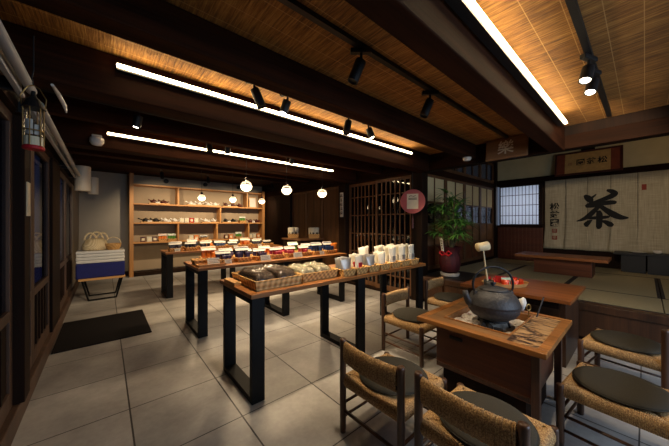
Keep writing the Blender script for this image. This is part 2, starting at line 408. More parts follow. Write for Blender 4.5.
tatami(5.205, 7.0, .785, 1.70, 'tatami mat under the far end of the long low table', 'x')
tatami(5.205, 7.0, 1.705, 2.59, 'tatami mat beside the potted palm and the glazed screen', 'x')
tatami(5.205, 7.0, -1.05, -.135, 'tatami mat at the right margin beyond the dark cloth border', 'x')
tatami(7.005, 7.9, 1.0, 2.59, 'tatami mat at the foot of the panelled wall under the paper window', 'y')
tatami(7.005, 7.9, -.8, .995, 'tatami mat under the black cabinet below the hanging curtain', 'y')
# back wall + shelf surround
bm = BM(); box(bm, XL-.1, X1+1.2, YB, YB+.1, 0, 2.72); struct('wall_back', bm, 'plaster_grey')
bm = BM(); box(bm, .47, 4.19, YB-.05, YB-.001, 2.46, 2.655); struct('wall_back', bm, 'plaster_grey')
bm = BM(); box(bm, XL, .468, YB-.03, YB-.001, 0, .12); struct('baseboard_back', bm, 'post')
# wall behind the camera: shop front with wide window opening
bm = BM(); box(bm, XL-.1, X1+.1, YF-.1, YF, 0, .35); struct('wall_front', bm, 'post')
bm = BM(); box(bm, XL-.1, X1+.1, YF-.1, YF, 2.2, 2.6); struct('wall_front', bm, 'post')
for a in (XL-.1, .9, 2.4, X1-.1):
    bm = BM(); box(bm, a, a+.15, YF-.1, YF, .35, 2.2); struct('trim_4', bm, 'post')
# left wall: sill, head, posts, glazed doors
bm = BM(); box(bm, XL-.12, XL+.01, YF, YB, 0, .14); struct('baseboard_left', bm, 'door_wood', bevel=.006)
bm = BM(); box(bm, XL-.12, XL+.015, YF, YB, 2.12, 2.32); struct('trim_11', bm, 'post')
bm = BM(); box(bm, XL-.1, XL, YF, YB, 2.32, 2.72); struct('wall_left', bm, 'post')
for y0, y1, dx in [(-1.0,-.75,0),(1.0,1.25,0),(2.80,2.97,.03),(4.39,5.06,.0),(7.1,8.85,-.02)]:
    bm = BM(); box(bm, XL-.1, XL+dx, y0, y1, .14, 2.12); struct('wall_left', bm, 'post' if y0 < 7 else 'plaster_grey', bevel=.004)
def side_door(n, y0, y1, gl=True, sill=.8):
    xx = XL-.045; bm = BM(); w = .07
    for a in (y0, y1-w): box(bm, xx-.02, xx+.02, a, a+w, .14, 2.12)
    for a, b in ((.14, .26), (sill-.07, sill), (2.05, 2.12)): box(bm, xx-.02, xx+.02, y0+w, y1-w, a, b)
    d = struct('door_%d' % n, bm, 'door_wood', bevel=.003)
    bm = BM(); box(bm, xx-.006, xx+.006, y0+w, y1-w, .26, sill-.07)
    k = int((y1-y0-2*w)/.16)
    for i in range(1, k+1): yy = y0+w+(y1-y0-2*w)*i/(k+1); box(bm, xx+.006, xx+.016, yy-.012, yy+.012, .26, sill-.07)
    obj('panel', bm, 'post', d)
    bm = BM(); box(bm, xx-.003, xx+.003, y0+w, y1-w, sill, 2.05); obj('pane', bm, 'pane', d)
for n, (a, b) in enumerate([(2.975,3.46),(3.465,4.385),(5.065,6.07),(6.075,7.095),(1.26,2.02),(2.025,2.795),(-.74,.12),(.125,.995)]): side_door(6+n, a, b)
bm = BM(); box(bm, XL-.12, XL-.1, -2, -1.0, 0, 2.4); struct('wall_left', bm, 'post')
# street outside
bm = BM(); box(bm, -4.2, -4.0, -8, 16, -.1, 2.6); struct('wall_outside', bm, 'outside')
bm = BM(); box(bm, -4.0, -.82, -8, 16, -.1, -.02); struct('floor_outside', bm, 'plaster_grey')
# door mat
bm = BM(); box(bm, XL+.02, .45, 4.06, 5.2, 0, .012); tag(obj('door_mat', bm, 'mat', bevel=.004), 'black rectangular door mat lying on the tiles by the left wall', 'mat')

# ------------------------------------------------------------------ lights on the ceiling
def light_tube(x0, x1, y, z, label, d=1):
    t = thing('light_tube', label, 'light', ((x0+x1)/2, y, z)); h = (x1-x0)/2
    bm = BM(); box(bm, -h, h, .016, .069, -.02, .03); obj('housing', bm, 'black', t)
    bm = BM(); box(bm, -h, h, -.010, .014, -.012, .012); obj('diffuser', bm, 'tube', t, bevel=.006)
light_tube(1.0, 3.72, .545, 2.445, 'long warm light tube nearest the viewer, along the upper right beam')
light_tube(.06, 3.57, 2.33, 2.45, 'long warm light tube across the middle of the reed ceiling')
light_tube(.02, 3.45, 4.06, 2.42, 'long warm light tube farthest back, above the second table row')
def track(x0, x1, y, z, label):
    bm = BM(); box(bm, -(x1-x0)/2, (x1-x0)/2, -.018, .018, -.015, .015)
    tag(obj('light_track', bm, 'black', loc=((x0+x1)/2, y, z)), label, 'track')
track(.2, 4.1, 1.21, CZ-.016, 'black lighting track on the reed ceiling carrying two dark spotlights')
track(.2, 4.1, 2.02, CZ-.016, 'black lighting track just before the middle light tube')
track(.6, 4.1, .25, CZ-.016, 'black lighting track at upper right with two lit spotlights')
track(.2, 3.9, 3.72, CZ-.016, 'black lighting track before the farthest light tube')
def make_spot(lit, ln, r):
    def f():
        t = thing('spotlight', 'spotlight', 'spotlight')
        bm = BM(); box(bm, -.07, .07, -.018, .018, -.03, 0); obj('adapter', bm, 'black', t, bevel=.004)
        bm = BM(); cyl(bm, (0,0,-.03), (0,0,-.075), .009); obj('stem', bm, 'black', t)
        A = Matrix.Translation((0,0,-.075)) @ Matrix.Rotation(R(22), 4, 'Y')
        bm = BM(); prof = [(r*.3,0),(r*.95,-.004),(r,-.02),(r,-ln),(r*.86,-ln),(r*.8,-ln+.012)]
        lathe(bm, prof, 20, mat=A); hd_ = obj('head', bm, 'black', t, smooth=False)
        if lit:
            bm = BM(); lathe(bm, [(r*.78,-ln+.006),(r*.5,-ln-.006),(.002,-ln-.01)], 20, mat=A); obj('lens', bm, 'spot_lens', hd_)
        return t
    return f
SD = Proto(make_spot(0, .15, .036)); SL = Proto(make_spot(1, .11, .036))
Z = CZ-.032
SD((1.27,1.21,Z), R(-41), 'dark cylinder spotlight hanging from the central track, left one of two')
SD((2.13,1.21,Z), R(-41), 'dark cylinder spotlight hanging from the central track, right one of two')
SD((.90,2.02,Z), R(150), 'dark cylinder spotlight overlapping the left half of the middle light tube')
SL((1.20,2.02,Z), R(-60), 'lit spotlight with bare glowing lens beside the middle light tube')
SD((1.93,2.02,Z), R(20), 'dark spotlight near the right end of the middle light tube, left of a pair')
SL((2.24,2.02,Z), R(150), 'small spotlight near the right end of the middle light tube, right of a pair')
SL((2.50,.25,Z), R(-20), 'lit spotlight at upper right, higher one of the two on its track')
SL((2.75,.25,Z), R(-20), 'lit spotlight at upper right, lower one of the two on its track')
SD((1.03,3.72,Z), R(90), 'dark spotlight before the farthest light tube, left of the lit one')
SL((1.28,3.72,Z), R(-90), 'lit spotlight hanging before the farthest light tube')
SL((2.30,3.72,Z), R(-90), 'small spotlight before the right part of the farthest light tube')
SL((.24,3.07,Z-.06), R(-60), 'lone spotlight high in the dark beams at the left')
for i, x_ in enumerate((1.0,2.0,3.0,3.8)): SD((x_,7.3,2.628), R(90), 'added dark ceiling spotlight brightening the shelves, '+ord_(i)+' from left')  # fixtures added to brighten the shelves
def spot(p, to, e, ang=60, col=(1,.78,.52), r=.03):
    l = bpy.data.lights.new('spot_beam', 'SPOT'); l.energy = e; l.spot_size = R(ang); l.spot_blend = .7; l.color = col; l.shadow_soft_size = r
    o = bpy.data.objects.new('spot_beam', l); COL.objects.link(o); o.location = p
    o.rotation_euler = (Vector(to)-Vector(p)).to_track_quat('-Z', 'Y').to_euler()
LS = [((.92,2.05,2.28),(1.3,2.3,.84),34,62),((1.22,2.05,2.3),(1.9,2.3,.84),32,62),((1.96,2.05,2.28),(2.4,2.3,.84),34,60),((2.26,2.05,2.3),(2.9,2.3,.84),32,60),
      ((1.03,3.70,2.3),(1.4,3.8,.84),27,70),((1.30,3.70,2.3),(2.2,3.8,.84),27,70),((2.32,3.70,2.3),(2.9,3.8,.84),27,70),
      ((1.24,1.21,2.28),(1.4,.9,.3),22,64),((2.10,1.21,2.28),(2.35,.85,.6),14,64),((2.5,.22,2.28),(2.2,.2,.4),16,70),((2.75,.25,2.28),(7.9,.7,1.75),45,52),((2.5,.25,2.28),(3.6,.7,.6),20,60),((.24,3.12,2.2),(-.05,6.6,.9),48,44),((2.24,2.02,2.3),(4.6,2.2,1.1),34,30)]+[((x_,7.45,2.36),(x_*.9+.25,8.75,1.3),24,100) for x_ in (1.0,2.0,3.0,3.8)]  # the closing row of beams is added to brighten the shelves
for p, to, e, a in LS: spot(p, to, e*2.6, a)
# ceiling odds: detector, emergency light
t = thing('smoke_detector', 'small white dome detector on the beam beside the carved sign', 'detector', (4.02,1.70,2.338))
bm = BM(); lathe(bm, [(.06,0),(.06,-.02),(.045,-.045),(.01,-.05)], 20); obj('dome', bm, 'ceramic', t)
t = thing('emergency_light', 'white emergency lamp box with round dome on the dark beams at left', 'lamp', (-.07,4.12,2.345)); t.scale = (.75,.75,.9)
bm = BM(); box(bm, -.06,.06,-.0,.02,-.05,.06); obj('back_plate', bm, 'blind', t, bevel=.005)
bm = BM(); lathe(bm, [(.085,.0),(.085,-.05),(.06,-.085),(.01,-.095)], 20, c=(0,-.06,0)); obj('dome', bm, 'ceramic', t, smooth=True)

# pendants
def make_pendant(s, drop):
    def f():
        t = thing('pendant_lamp', 'p', 'lamp')
        bm = BM(); cyl(bm, (0,0,.09*s), (0,0,drop), .004, seg=6); obj('cord', bm, 'black', t)
        bm = BM(); lathe(bm, [(.02*s,.15*s),(.028*s,.145*s),(.03*s,.10*s),(.045*s,.085*s),(.045*s,.075*s)], 16); obj('socket', bm, 'chrome', t)
        up = [(.04*s,.078*s)]+[(.1*s*math.cos(a), .1*s*math.sin(a)) for a in [R(q) for q in (42,25,8,0)]]
        bm = BM(); lathe(bm, up, 24, close=False); obj('clear_glass', bm, 'film', t, smooth=True)
        lo = [(.1*s*math.cos(a), .1*s*math.sin(a)) for a in [R(q) for q in (0,-15,-30,-45,-60,-75,-88)]]
        bm = BM(); lathe(bm, [(.085*s,.012*s)]+lo, 24); obj('frosted_bulb', bm, 'bulb', t, smooth=True)
        return t
    return f
PB = Proto(make_pendant(.86, .62)); PS = Proto(make_pendant(.72, .75))
for x_, n in zip((1.65,2.36,3.13), ('left','middle','right')): PB((x_,4.0,1.95), 0, n+' globe pendant of the three larger lit ones over the display tables')
for x_, n in zip((1.50,2.13,2.81), ('left','middle','right')): PS((x_,5.9,1.90), 0, n+' globe pendant of the three smaller lit ones before the shelves')
for p in [(1.65,4.0,1.8),(2.36,4.0,1.8),(3.13,4.0,1.8),(1.5,5.9,1.78),(2.13,5.9,1.78),(2.81,5.9,1.78)]:
    spot(p, (p[0],p[1],0), 40, 155, (1,.74,.45), .07)

# carved sign, framed sign, noren, plaques
t = thing('carved_sign_board', 'rough pale board with one carved white character hung on the lintel', 'sign', (X1-.075, 2.0, 2.43), 0)
t.location = (X1-.07, 1.23, 2.39)
bm = BM(); box(bm, -.02,.02,-.25,.25,-.14,.15); obj('board', bm, 'board', t, bevel=.012)
bm = BM(); box(bm, -.028,-.02,-.30,.30,.10,.13); obj('hanging_bar', bm, 'post', t) if False else bm.free()
q = text_mesh('character', '樂', .2, 'cream_paper', t, .002); q.rotation_euler = (R(90),0,R(-90)); q.location = (-.0225,0,.0)
t.rotation_euler = (0, R(8), 0)
t = thing('framed_calligraphy', 'wide wooden framed calligraphy panel leaning out above the curtain', 'sign', (X2-.1, .82, 2.70), 0); t.rotation_euler = (0, R(12), R(1))
bm = BM(); box(bm, -.01,.012,-.50,.50,-.23,.23)
obj('backing', bm, 'cream_gold', t) if 'cream_gold' in M else obj('backing', bm, plain('red brown mount', (128,60,34), .8), t)
bm = BM(); w = .035
for a in (-.23-w, .23): box(bm, -.025,.02,-.50-w,.50+w,a,a+w)
for a in (-.5-w, .5): box(bm, -.025,.02,a,a+w,-.23,.23)
obj('frame', bm, 'frame_wood', t, bevel=.004)
bm = BM(); box(bm, -.0125,-.011,-.36,.36,-.225,.225); obj('paper_ground', bm, plain('yellowed paper', (196,152,88), .85), t)
for i, c in enumerate('園翁松'):
    q = text_mesh('character', c, .15, 'ink', t, .003); q.rotation_euler = (R(90),0,R(-90)); q.location = (-.0145, .10-i*.17, 0)
q = text_mesh('small_seal_text', '印', .07, 'red_ink', t); q.rotation_euler = (R(90),0,R(-90)); q.location = (-.0145, .27, -.02)
# noren
def cloth_strip(y0, y1, z0, z1, slit_z, seed, split=False):
    bm = BM(); ny, nz = 14, 22; r2 = random.Random(seed); ph = r2.uniform(0, 6)
    g = []
    for j in range(nz+1):
        row = []; fz = j/nz; z = z1+(z0-z1)*fz
        for i in range(ny+1):
            fy = i/ny; y = y0+(y1-y0)*fy
            if z < slit_z: y += (-.5+fy)*-.07*((slit_z-z)/(slit_z-z0))
            row.append(bm.verts.new((-.018*math.sin(fy*PI*2+ph)*(.2+fz), y, z+.006*math.sin(fy*PI))))
        g.append(row)
    for j in range(nz):
        for i in range(ny): bm.faces.new((g[j][i], g[j][i+1], g[j+1][i+1], g[j+1][i]))
    return bm
def solid(o, th=.003):
    m = o.modifiers.new('Solid', 'SOLIDIFY'); m.thickness = th; return o
t = thing('shop_curtain', 'long linen curtain with a large black brushed tea character', 'curtain', (X2-.07, 0, 0))
edges = [1.553, 1.175, .815, .465, .095, -.30, -.72]
for i in range(6):
    o = solid(obj('curtain_strip', cloth_strip(edges[i]-.002, edges[i+1]+.002, .78, 2.375, 1.31, i), 'noren', t, smooth=True))
bm = BM(); cyl(bm, (.0,1.60,2.385), (.0,-.75,2.385), .014); obj('rod', bm, 'post', t)
def brush(bm, pts, x=-.03):
    # pts: (px, py, halfwidth) in a traced 442-wide frame, converted to metres on the cloth
    V = []
    for (a, b, w) in pts:
        V.append(((602+(a-170)/4.055), (210+(b-243)/4.055), w/4.055))
    P = [Vector((0, .60-(u-602)*.0150, 1.665-(v-210)*.0210*.98)) for u, v, w in V]
    W = [w*.018 for _, _, w in V]
    # catmull
    Q = []; QW = []
    n = len(P)
    for i in range(n-1):
        p0, p1, p2, p3 = P[max(i-1,0)], P[i], P[i+1], P[min(i+2,n-1)]
        for k in range(6):
            s = k/6; Q.append(.5*((2*p1)+(p2-p0)*s+(2*p0-5*p1+4*p2-p3)*s*s+(3*p1-p0-3*p2+p3)*s**3)); QW.append(W[i]*(1-s)+W[i+1]*s)
    Q.append(P[-1]); QW.append(W[-1])
    L = []; Rr = []
    for i, p in enumerate(Q):
        d = Q[min(i+1,len(Q)-1)]-Q[max(i-1,0)]; d.normalize(); nrm = Vector((0, -d.z, d.y))
        L.append(p+nrm*QW[i]); Rr.append(p-nrm*QW[i])
    va = [bm.verts.new((x, q.y, q.z)) for q in L]; vb = [bm.verts.new((x, q.y, q.z)) for q in Rr]
    for i in range(len(Q)-1): bm.faces.new((va[i], va[i+1], vb[i+1], vb[i]))
bm = BM()
for i, st in enumerate([[(118,98,6),(138,116,18),(160,136,22),(172,156,14),(176,164,5)], [(160,140,10),(185,120,8),(216,97,3)],
          [(298,68,7),(335,80,15),(362,98,15),(335,118,17),(270,142,14),(200,166,13),(150,186,15),(124,190,7)],
          [(130,196,8),(190,192,12),(250,178,14),(310,170,16),(360,170,13),(374,171,4)],
          [(248,186,9),(210,222,14),(160,268,16),(102,303,11),(48,318,2)], [(238,188,11),(290,226,16),(348,264,21),(404,288,17),(460,293,4)],
          [(148,292,8),(200,291,12),(290,286,11),(322,280,4)], [(232,232,10),(240,262,17),(240,320,17),(236,362,16),(228,382,5)],
          [(182,308,3),(158,322,12),(136,344,17),(142,364,6)], [(260,316,5),(288,324,13),(324,344,18),(348,354,8)]]):
    brush(bm, [((570+X/7.97-560)*4.055, (182+Y/7.97-150)*4.055, w*.66) for X, Y, w in st], -.034-.0004*i)
obj('brushed_character', bm, 'ink', t)
for i, c in enumerate('松翁園'):
    q = text_mesh('character', c, .18, 'ink', t, .005); q.rotation_euler = (R(90),0,R(-90)); q.location = (-.035, 1.365, 1.745-i*.185)
for z_ in (1.20, 1.04):
    bm = BM(); box(bm, -.036,-.034,1.32,1.41,z_-.045,z_+.045); o = obj('red_seal', bm, 'red_ink', t)
    q = text_mesh('seal_text', '茶', .07, 'noren', t); q.rotation_euler = (R(90),0,R(-90)); q.location = (-.038, 1.365, z_)
bm = BM(); box(bm, -.036,-.034,-.02,.04,2.02,2.13); obj('red_seal', bm, 'red_ink', t)
# vertical plaque on post
t = thing('vertical_plaque', 'narrow white vertical plaque with dark writing on the lattice post', 'sign', (X1-.06, 4.57, 1.80))
bm = BM(); box(bm, 0,.018,-.05,.05,-.28,.28); obj('board', bm, 'white_paper', t, bevel=.003)
for i, c in enumerate('銘茶松翁園'):
    q = text_mesh('character', c, .085, 'ink', t, .001, .001); q.rotation_euler = (R(90),0,R(-90)); q.location = (-.002, 0, .2-i*.1)
# red round sign
t = thing('round_sign', 'round dull red disc sign with a cream paper, hanging by the lattice', 'sign', (X1-.14, 2.635, 1.755), R(28))
bm = BM(); lathe(bm, [(.205,0),(.21,.006),(.21,.014),(.205,.02)], 40, mat=Matrix.Rotation(R(-90),4,'Y')); obj('disc', bm, 'disc_red', t)
bm = BM(); box(bm, -.024,-.0215,-.095,.095,-.13,.13); obj('paper', bm, 'cream_paper', t)
bm = BM(); tube(bm, [(-.027,-.05,.10),(-.027,-.02,.085),(-.027,.03,.098),(-.027,.06,.085)], .005, 6)
for z_ in (.055,.035): box(bm, -.0265,-.0245,-.07,.07,z_-.005,z_+.005)
obj('printed_lines', bm, 'ink', t)
bm = BM(); cyl(bm, (-.01,0,.21), (-.01,0,.52), .005); obj('cord', bm, 'black', t)
bm = BM(); cyl(bm, (-.01,0,-.21), (-.01,0,-.26), .004); lathe(bm, [(.004,-.26),(.014,-.30),(.02,-.46),(.002,-.47)], 10, c=(-.01,0,0)); obj('tassel', bm, 'kyusu', t)

# ------------------------------------------------------------------ left wall items
def blind(y0, y1, z, label, x=XL+.12):
    t = thing('rolled_blind', label, 'blind', (x, y0, z)); L = y1-y0
    bm = BM(); cyl(bm, (0,0,0), (0,L,0), .023, seg=20); obj('roll', bm, 'blind', t, smooth=False)
    bm = BM(); box(bm, -.052,-.026,0,L,-.05,-.03); box(bm, -.05,-.037,.01,L-.01,-.03,.035); obj('rail', bm, 'blind', t, bevel=.004)
    for yy in (.08, L-.1):
        bm = BM(); box(bm, XL+.002-x, -.052, yy, yy+.03, -.05, .02); obj('bracket', bm, 'black', t)
blind(.6, 2.38, 2.165, 'long white rolled blind at the top left corner, nearest the viewer', XL+.12)
blind(2.62, 4.95, 2.165, 'long white rolled blind behind the glass lantern, second from the viewer', XL+.12)
blind(5.0, 6.1, 2.165, 'shorter white rolled blind farthest along the left wall', XL+.12)
# glass lantern
t = thing('hanging_lantern', 'old metal and glass hanging lantern with red base on the left wall', 'lantern', (-.262, 1.93, 1.735)); t.scale = (.5,.5,.6)
bm = BM(); lathe(bm, [(.072,0),(.078,.004),(.078,.02),(.07,.03)], 20); obj('base', bm, 'red', t)
bm = BM(); lathe(bm, [(.066,.03),(.066,.10)], 20); obj('lower_band', bm, 'cream_paper', t)
bm = BM()
for k in range(6):
    a = k*PI/3+.3; cyl(bm, (.07*math.cos(a),.07*math.sin(a),.03), (.07*math.cos(a),.07*math.sin(a),.33), .005, seg=6)
tube(bm, [(.07*math.cos(a*PI/10),.07*math.sin(a*PI/10),.15) for a in range(20)], .005, 6, True)
obj('cage', bm, 'brass', t)
bm = BM(); lathe(bm, [(.062,.105),(.062,.325)], 20, close=False); obj('glass', bm, 'film', t, smooth=True)
bm = BM(); lathe(bm, [(.085,.33),(.075,.35),(.05,.40),(.02,.43),(.015,.47)], 20); obj('cap', bm, 'iron_dark', t)
bm = BM(); tube(bm, [(-.075,0,.33),(-.085,0,.42),(-.04,0,.5),(0,0,.52),(.04,0,.5),(.085,0,.42),(.075,0,.33)], .005, 6); obj('bail', bm, 'brass', t)
bm = BM(); box(bm, -.05,.0,-.03,-.02,.12,.24); box(bm, .01,.045,-.03,-.02,.12,.2); obj('paper_label', bm, 'white_paper', t)
bm = BM(); tube(bm, [(0,0,.52),(-.01,0,.58),(0,0,.64),(0,0,.92)], .006, 6); obj('hook', bm, 'iron_dark', t)
# small half shade near the lantern
bm = BM(); 
for i in range(1): pass
tube(bm, [(0,0,0),(.012,.16,.005),(.03,.30,-.02),(.034,.36,-.05)], [.008,.013,.013,.005], 10); o = tag(obj('reflector_shade', bm, 'ceramic', loc=(-.25,2.42,2.245)), 'slim curved white lamp shade between lantern and rolled blind', 'lamp shade')
# paper wall lamps
def wall_lamp(loc, r, h, label):
    t = thing('wall_lamp', label, 'lamp', loc)
    bm = BM(); lathe(bm, [(r*.96,0),(r,.01),(r,h-.01),(r*.96,h)], 24); obj('paper_shade', bm, 'opal', t)
    bm = BM(); cyl(bm, (0,0,h*.5), (-abs(loc[0]-XL)+.02,0,h*.5), .012); obj('bracket', bm, 'black', t)
wall_lamp((-.30,6.55,1.95), .11, .44, 'larger unlit white cylinder lamp at the end of the left wall')
wall_lamp((-.19,7.75,2.0), .085, .36, 'smaller unlit white cylinder lamp behind the larger one')
bm = BM(); box(bm, -.006,0,-.05,.05,-.12,.12); o = tag(obj('paper_notice', bm, 'cream_paper', loc=(XL+.037,2.885,1.55)), 'narrow yellowed paper notice on the near left post', 'notice')
bm = BM(); box(bm, -.10,.10,-.008,0,-.17,.17)
# bench with box, cloth stack and baskets
t = thing('bench', 'low wooden bench on black tapering frame legs by the left wall', 'bench', (-.03, 6.35, 0))
bm = BM(); box(bm, -.32,.32,0,.50,.365,.40); obj('seat_board', bm, 'crate', t, bevel=.004)
for yy in (.03,.44):
    bm = BM(); tube(bm, [(-.27,yy,.362),(-.19,yy,.018),(.19,yy,.018),(.27,yy,.362)], .018, 6); obj('leg_frame', bm, 'black_steel', t)
bm = BM(); box(bm, -.335,.335,6.36-6.36,.46,0,.265); tag(obj('storage_box', bm, 'navy', bevel=.02, loc=(-.05,6.38,.401)), 'navy blue cloth covered box standing on the bench', 'box')
for i in range(4):
    bm = BM(); w = .33+.004*(i % 2); box(bm, -w,w,0,.47,0,.052)
    tag(obj('folded_cloth', bm, 'white_cloth', bevel=.015, loc=(-.05,6.375,(.667)+i*.0545)), 'white folded cloth on the navy box, '+['bottom','second','third','top'][i]+' of the stack', 'cloth', 'white folded cloths on the navy box')
ZB = .885
t = thing('woven_bag', 'pale straw bag with looping handles lying on the white cloths', 'bag', (-.13,6.62,ZB)); t.scale = (1.15,1.15,1.4)
bm = BM(); lathe(bm, [(.15,0),(.17,.02),(.16,.07),(.12,.13),(.09,.15)], 24); obj('body', bm, 'basket_pale', t, smooth=True)
for k, (dx, rr) in enumerate(((-.06,.07),(.01,.08),(.08,.07))):
    bm = BM(); tube(bm, [(dx+rr*math.cos(a), .03*k-.03, .13+rr*1.3*math.sin(a)) for a in [PI*i/10 for i in range(11)]], .012, 8); obj('handle', bm, 'basket_pale', t, smooth=True)
t = thing('round_basket', 'small brown round basket beside the pale straw bag', 'basket', (.12,6.50,ZB))
bm = BM(); lathe(bm, [(.085,0),(.11,.05),(.12,.11),(.11,.115),(.1,.06),(.08,.012)], 24); obj('body', bm, 'basket', t)
bm = BM(); tube(bm, [(.11*math.cos(a), 0, .11+.12*math.sin(a)) for a in [PI*i/10 for i in range(11)]], .008, 8); obj('handle', bm, 'basket_pale', t)

# ------------------------------------------------------------------ display tables
def display_table(x0, x1, y0, y1, label, xf=(.012, 1.16, 2.29)):
    t = thing('display_table', label, 'table', (x0, y0, 0), 0, None); L, W = x1-x0, y1-y0
    bm = BM(); box(bm, 0, L, 0, W, .805, .84); obj('tabletop', bm, 'tabletop', t, bevel=.004)
    for f in xf:
        bm = BM(); a, b = f, f+.105; y_0, y_1 = .015, W-.065
        box(bm, a, b, y_0, y_0+.045, 0, .804); box(bm, a, b, y_1-.045, y_1, 0, .804)
        box(bm, a, b, y_0+.045, y_1-.045, 0, .045); box(bm, a, b, y_0+.045, y_1-.045, .759, .804)
        obj('leg_frame', bm, 'black_steel', t, bevel=.002)
display_table(.83, 3.27, 1.92, 2.65, 'nearest long display table with black frame legs and woven baskets')
display_table(.835, 3.27, 3.46, 4.22, 'middle long display table with purple, red and blue tea packs')
display_table(.84, 3.25, 5.67, 6.36, 'farthest long display table with navy packs, before the shelves')
# counter by far lattice
t = thing('display_counter', 'dark wooden counter with tea baskets in front of the far lattice', 'counter', (3.42,5.2,0))
bm = BM(); box(bm, 0,.72,0,.85,.965,1.0); obj('countertop', bm, 'lattice', t, bevel=.004)
bm = BM(); box(bm, .03,.69,.03,.82,0,.964); obj('cabinet', bm, 'post', t, bevel=.004)

# goods ------------------------------------------------------------
def basket_bm(w, d, h, th=.008, fl=.012):
    bm = BM(); o = fl
    ring = lambda hw, hd, z: [bm.verts.new((sx*hw, sy*hd, z)) for sx, sy in ((-1,-1),(1,-1),(1,1),(-1,1))]
    a = ring(w/2-o, d/2-o, 0); b = ring(w/2, d/2, h); c = ring(w/2-th, d/2-th, h); e = ring(w/2-o-th, d/2-o-th, .008)
    for p, q in ((a,b),(b,c),(c,e)):
        for i in range(4): bm.faces.new((p[i], p[(i+1)%4], q[(i+1)%4], q[i]))
    bm.faces.new(a[::-1]); bm.faces.new(e); return bm
def make_basket(w, d, h, mat='basket'):
    def f():
        t = thing('woven_basket', 'b', 'basket')
        obj('body', basket_bm(w, d, h), mat, t)
        bm = BM(); P = [(-w/2,-d/2,h),(w/2,-d/2,h),(w/2,d/2,h),(-w/2,d/2,h)]
        for i in range(4): cyl(bm, P[i], P[(i+1)%4], .006, seg=6)
        obj('rim', bm, mat, t); return t
    return f
def pouch_bm(w, h, d, bulge=1, top=.012):
    bm = BM(); nx, nz = 8, 8; F = []; Bk = []
    for s, G in ((-1, F), (1, Bk)):
        for j in range(nz+1):
            row = []; fz = j/nz
            for i in range(nx+1):
                fx = i/nx*2-1; th = d/2*(1-abs(fx)**3)*(1-fz**2.2)*.95+.0012
                row.append(bm.verts.new((fx*w/2*(.9+.12*fz)*(1-.05*math.sin(fz*PI)), s*th+(.004*math.sin(fx*4+fz*5)*fz if w > .1 else 0), fz*h+(.006*fz*math.sin(fx*3+1) if w > .1 else 0))))
            G.append(row)
    for G in (F, Bk):
        for j in range(nz):
            for i in range(nx): bm.faces.new((G[j][i], G[j][i+1], G[j+1][i+1], G[j+1][i]))
    for j in range(nz):
        for i in (0, nx): bm.faces.new((F[j][i], F[j+1][i], Bk[j+1][i], Bk[j][i]))
    for i in range(nx):
        for j in (0, nz): bm.faces.new((F[j][i], F[j][i+1], Bk[j][i+1], Bk[j][i]))
    return bm
def make_pack(mat, w=.066, h=.13, d=.04, flap=True, lab=None):
    def f():
        t = thing('tea_pack', 'p', 'tea pack')
        po = obj('pouch', pouch_bm(w, h, d), mat, t, smooth=True)
        if flap:   # white folded header over the top
            bm = BM(); vs = [bm.verts.new(c) for c in ((-w/2-.002,-.026,h-.030),(w/2+.002,-.026,h-.030),(w/2+.002,.012,h+.006),(-w/2-.002,.012,h+.006),(-w/2-.002,.016,h-.02),(w/2+.002,.016,h-.02))]
            bm.faces.new(vs[:4]); bm.faces.new((vs[3],vs[2],vs[5],vs[4])); solid(obj('header', bm, 'white_paper', po), .0015)
        if lab:
            bm = BM(); zc = h*.42; box(bm, -w*.2, w*.2, -d*.5-.004, -d*.36, zc-w*.22, zc+w*.22); obj('label', bm, lab, po)
        return t
    return f
def make_card(w=.09, h=.06):
    def f():
        t = thing('price_card', 'c', 'card')
        A = Matrix.Rotation(R(-22), 4, 'X')
        bm = BM(); box(bm, -w/2, w/2, 0, .002, 0, h, mat=A); cd_ = obj('card', bm, 'white_paper', t)
        bm = BM()
        for k in range(3): box(bm, -w*.38, w*(.38-.12*(k % 2)), -.0006, -.0001, h*(.75-.24*k)-.002, h*(.75-.24*k)+.002, mat=A)
        obj('written_lines', bm, 'ink', cd_)
        bm = BM(); box(bm, -w*.3, w*.3, .0, .03, -.001, .003); obj('foot', bm, 'crate', t)
        return t
    return f
CARD = Proto(make_card()); BCARD = Proto(make_card(.15, .085))
bk_big = Proto(make_basket(.44, .52, .075, 'basket_diag')); bk_mid = Proto(make_basket(.42, .46, .075)); bk_s = Proto(make_basket(.175, .2, .07)); bk_t = Proto(make_basket(.215, .20, .058))
TZ = .841
def make_bag(w, d, h, fill):
    def f():
        t = thing('tea_bag', 'b', 'tea bag'); rr = random.Random(int(w*1000))
        def blob(s, n=22):
            bm = BM(); G = []
            for j in range(n+1):
                row = []
                for i in range(n+1):
                    a, b = i/n*2-1, j/n*2-1
                    z = h*s*((1-abs(a)**5)*(1-abs(b)**5))**.5*(1+.05*math.sin(a*5+b*3)+.03*math.sin(b*9-a*4)+.03*math.sin(b*17+a*11))
                    row.append(bm.verts.new((a*w/2*s, b*d/2*s, z+.002)))
                G.append(row)
            for j in range(n):
                for i in range(n): bm.faces.new((G[j][i],G[j][i+1],G[j+1][i+1],G[j+1][i]))
            edge = [G[0][i] for i in range(n+1)]+[G[j][n] for j in range(1,n+1)]+[G[n][i] for i in range(n-1,-1,-1)]+[G[j][0] for j in range(n-1,0,-1)]
            bm.faces.new(edge); return bm
        obj('tea_leaves', blob(.93), fill, t, smooth=True)
        bm = blob(1.0); obj('clear_film', bm, 'film', t, smooth=True)
        return t
    return f
DB = Proto(make_bag(.205, .46, .115, 'tea')); LB = Proto(make_bag(.19, .36, .105, 'tea_pale'))
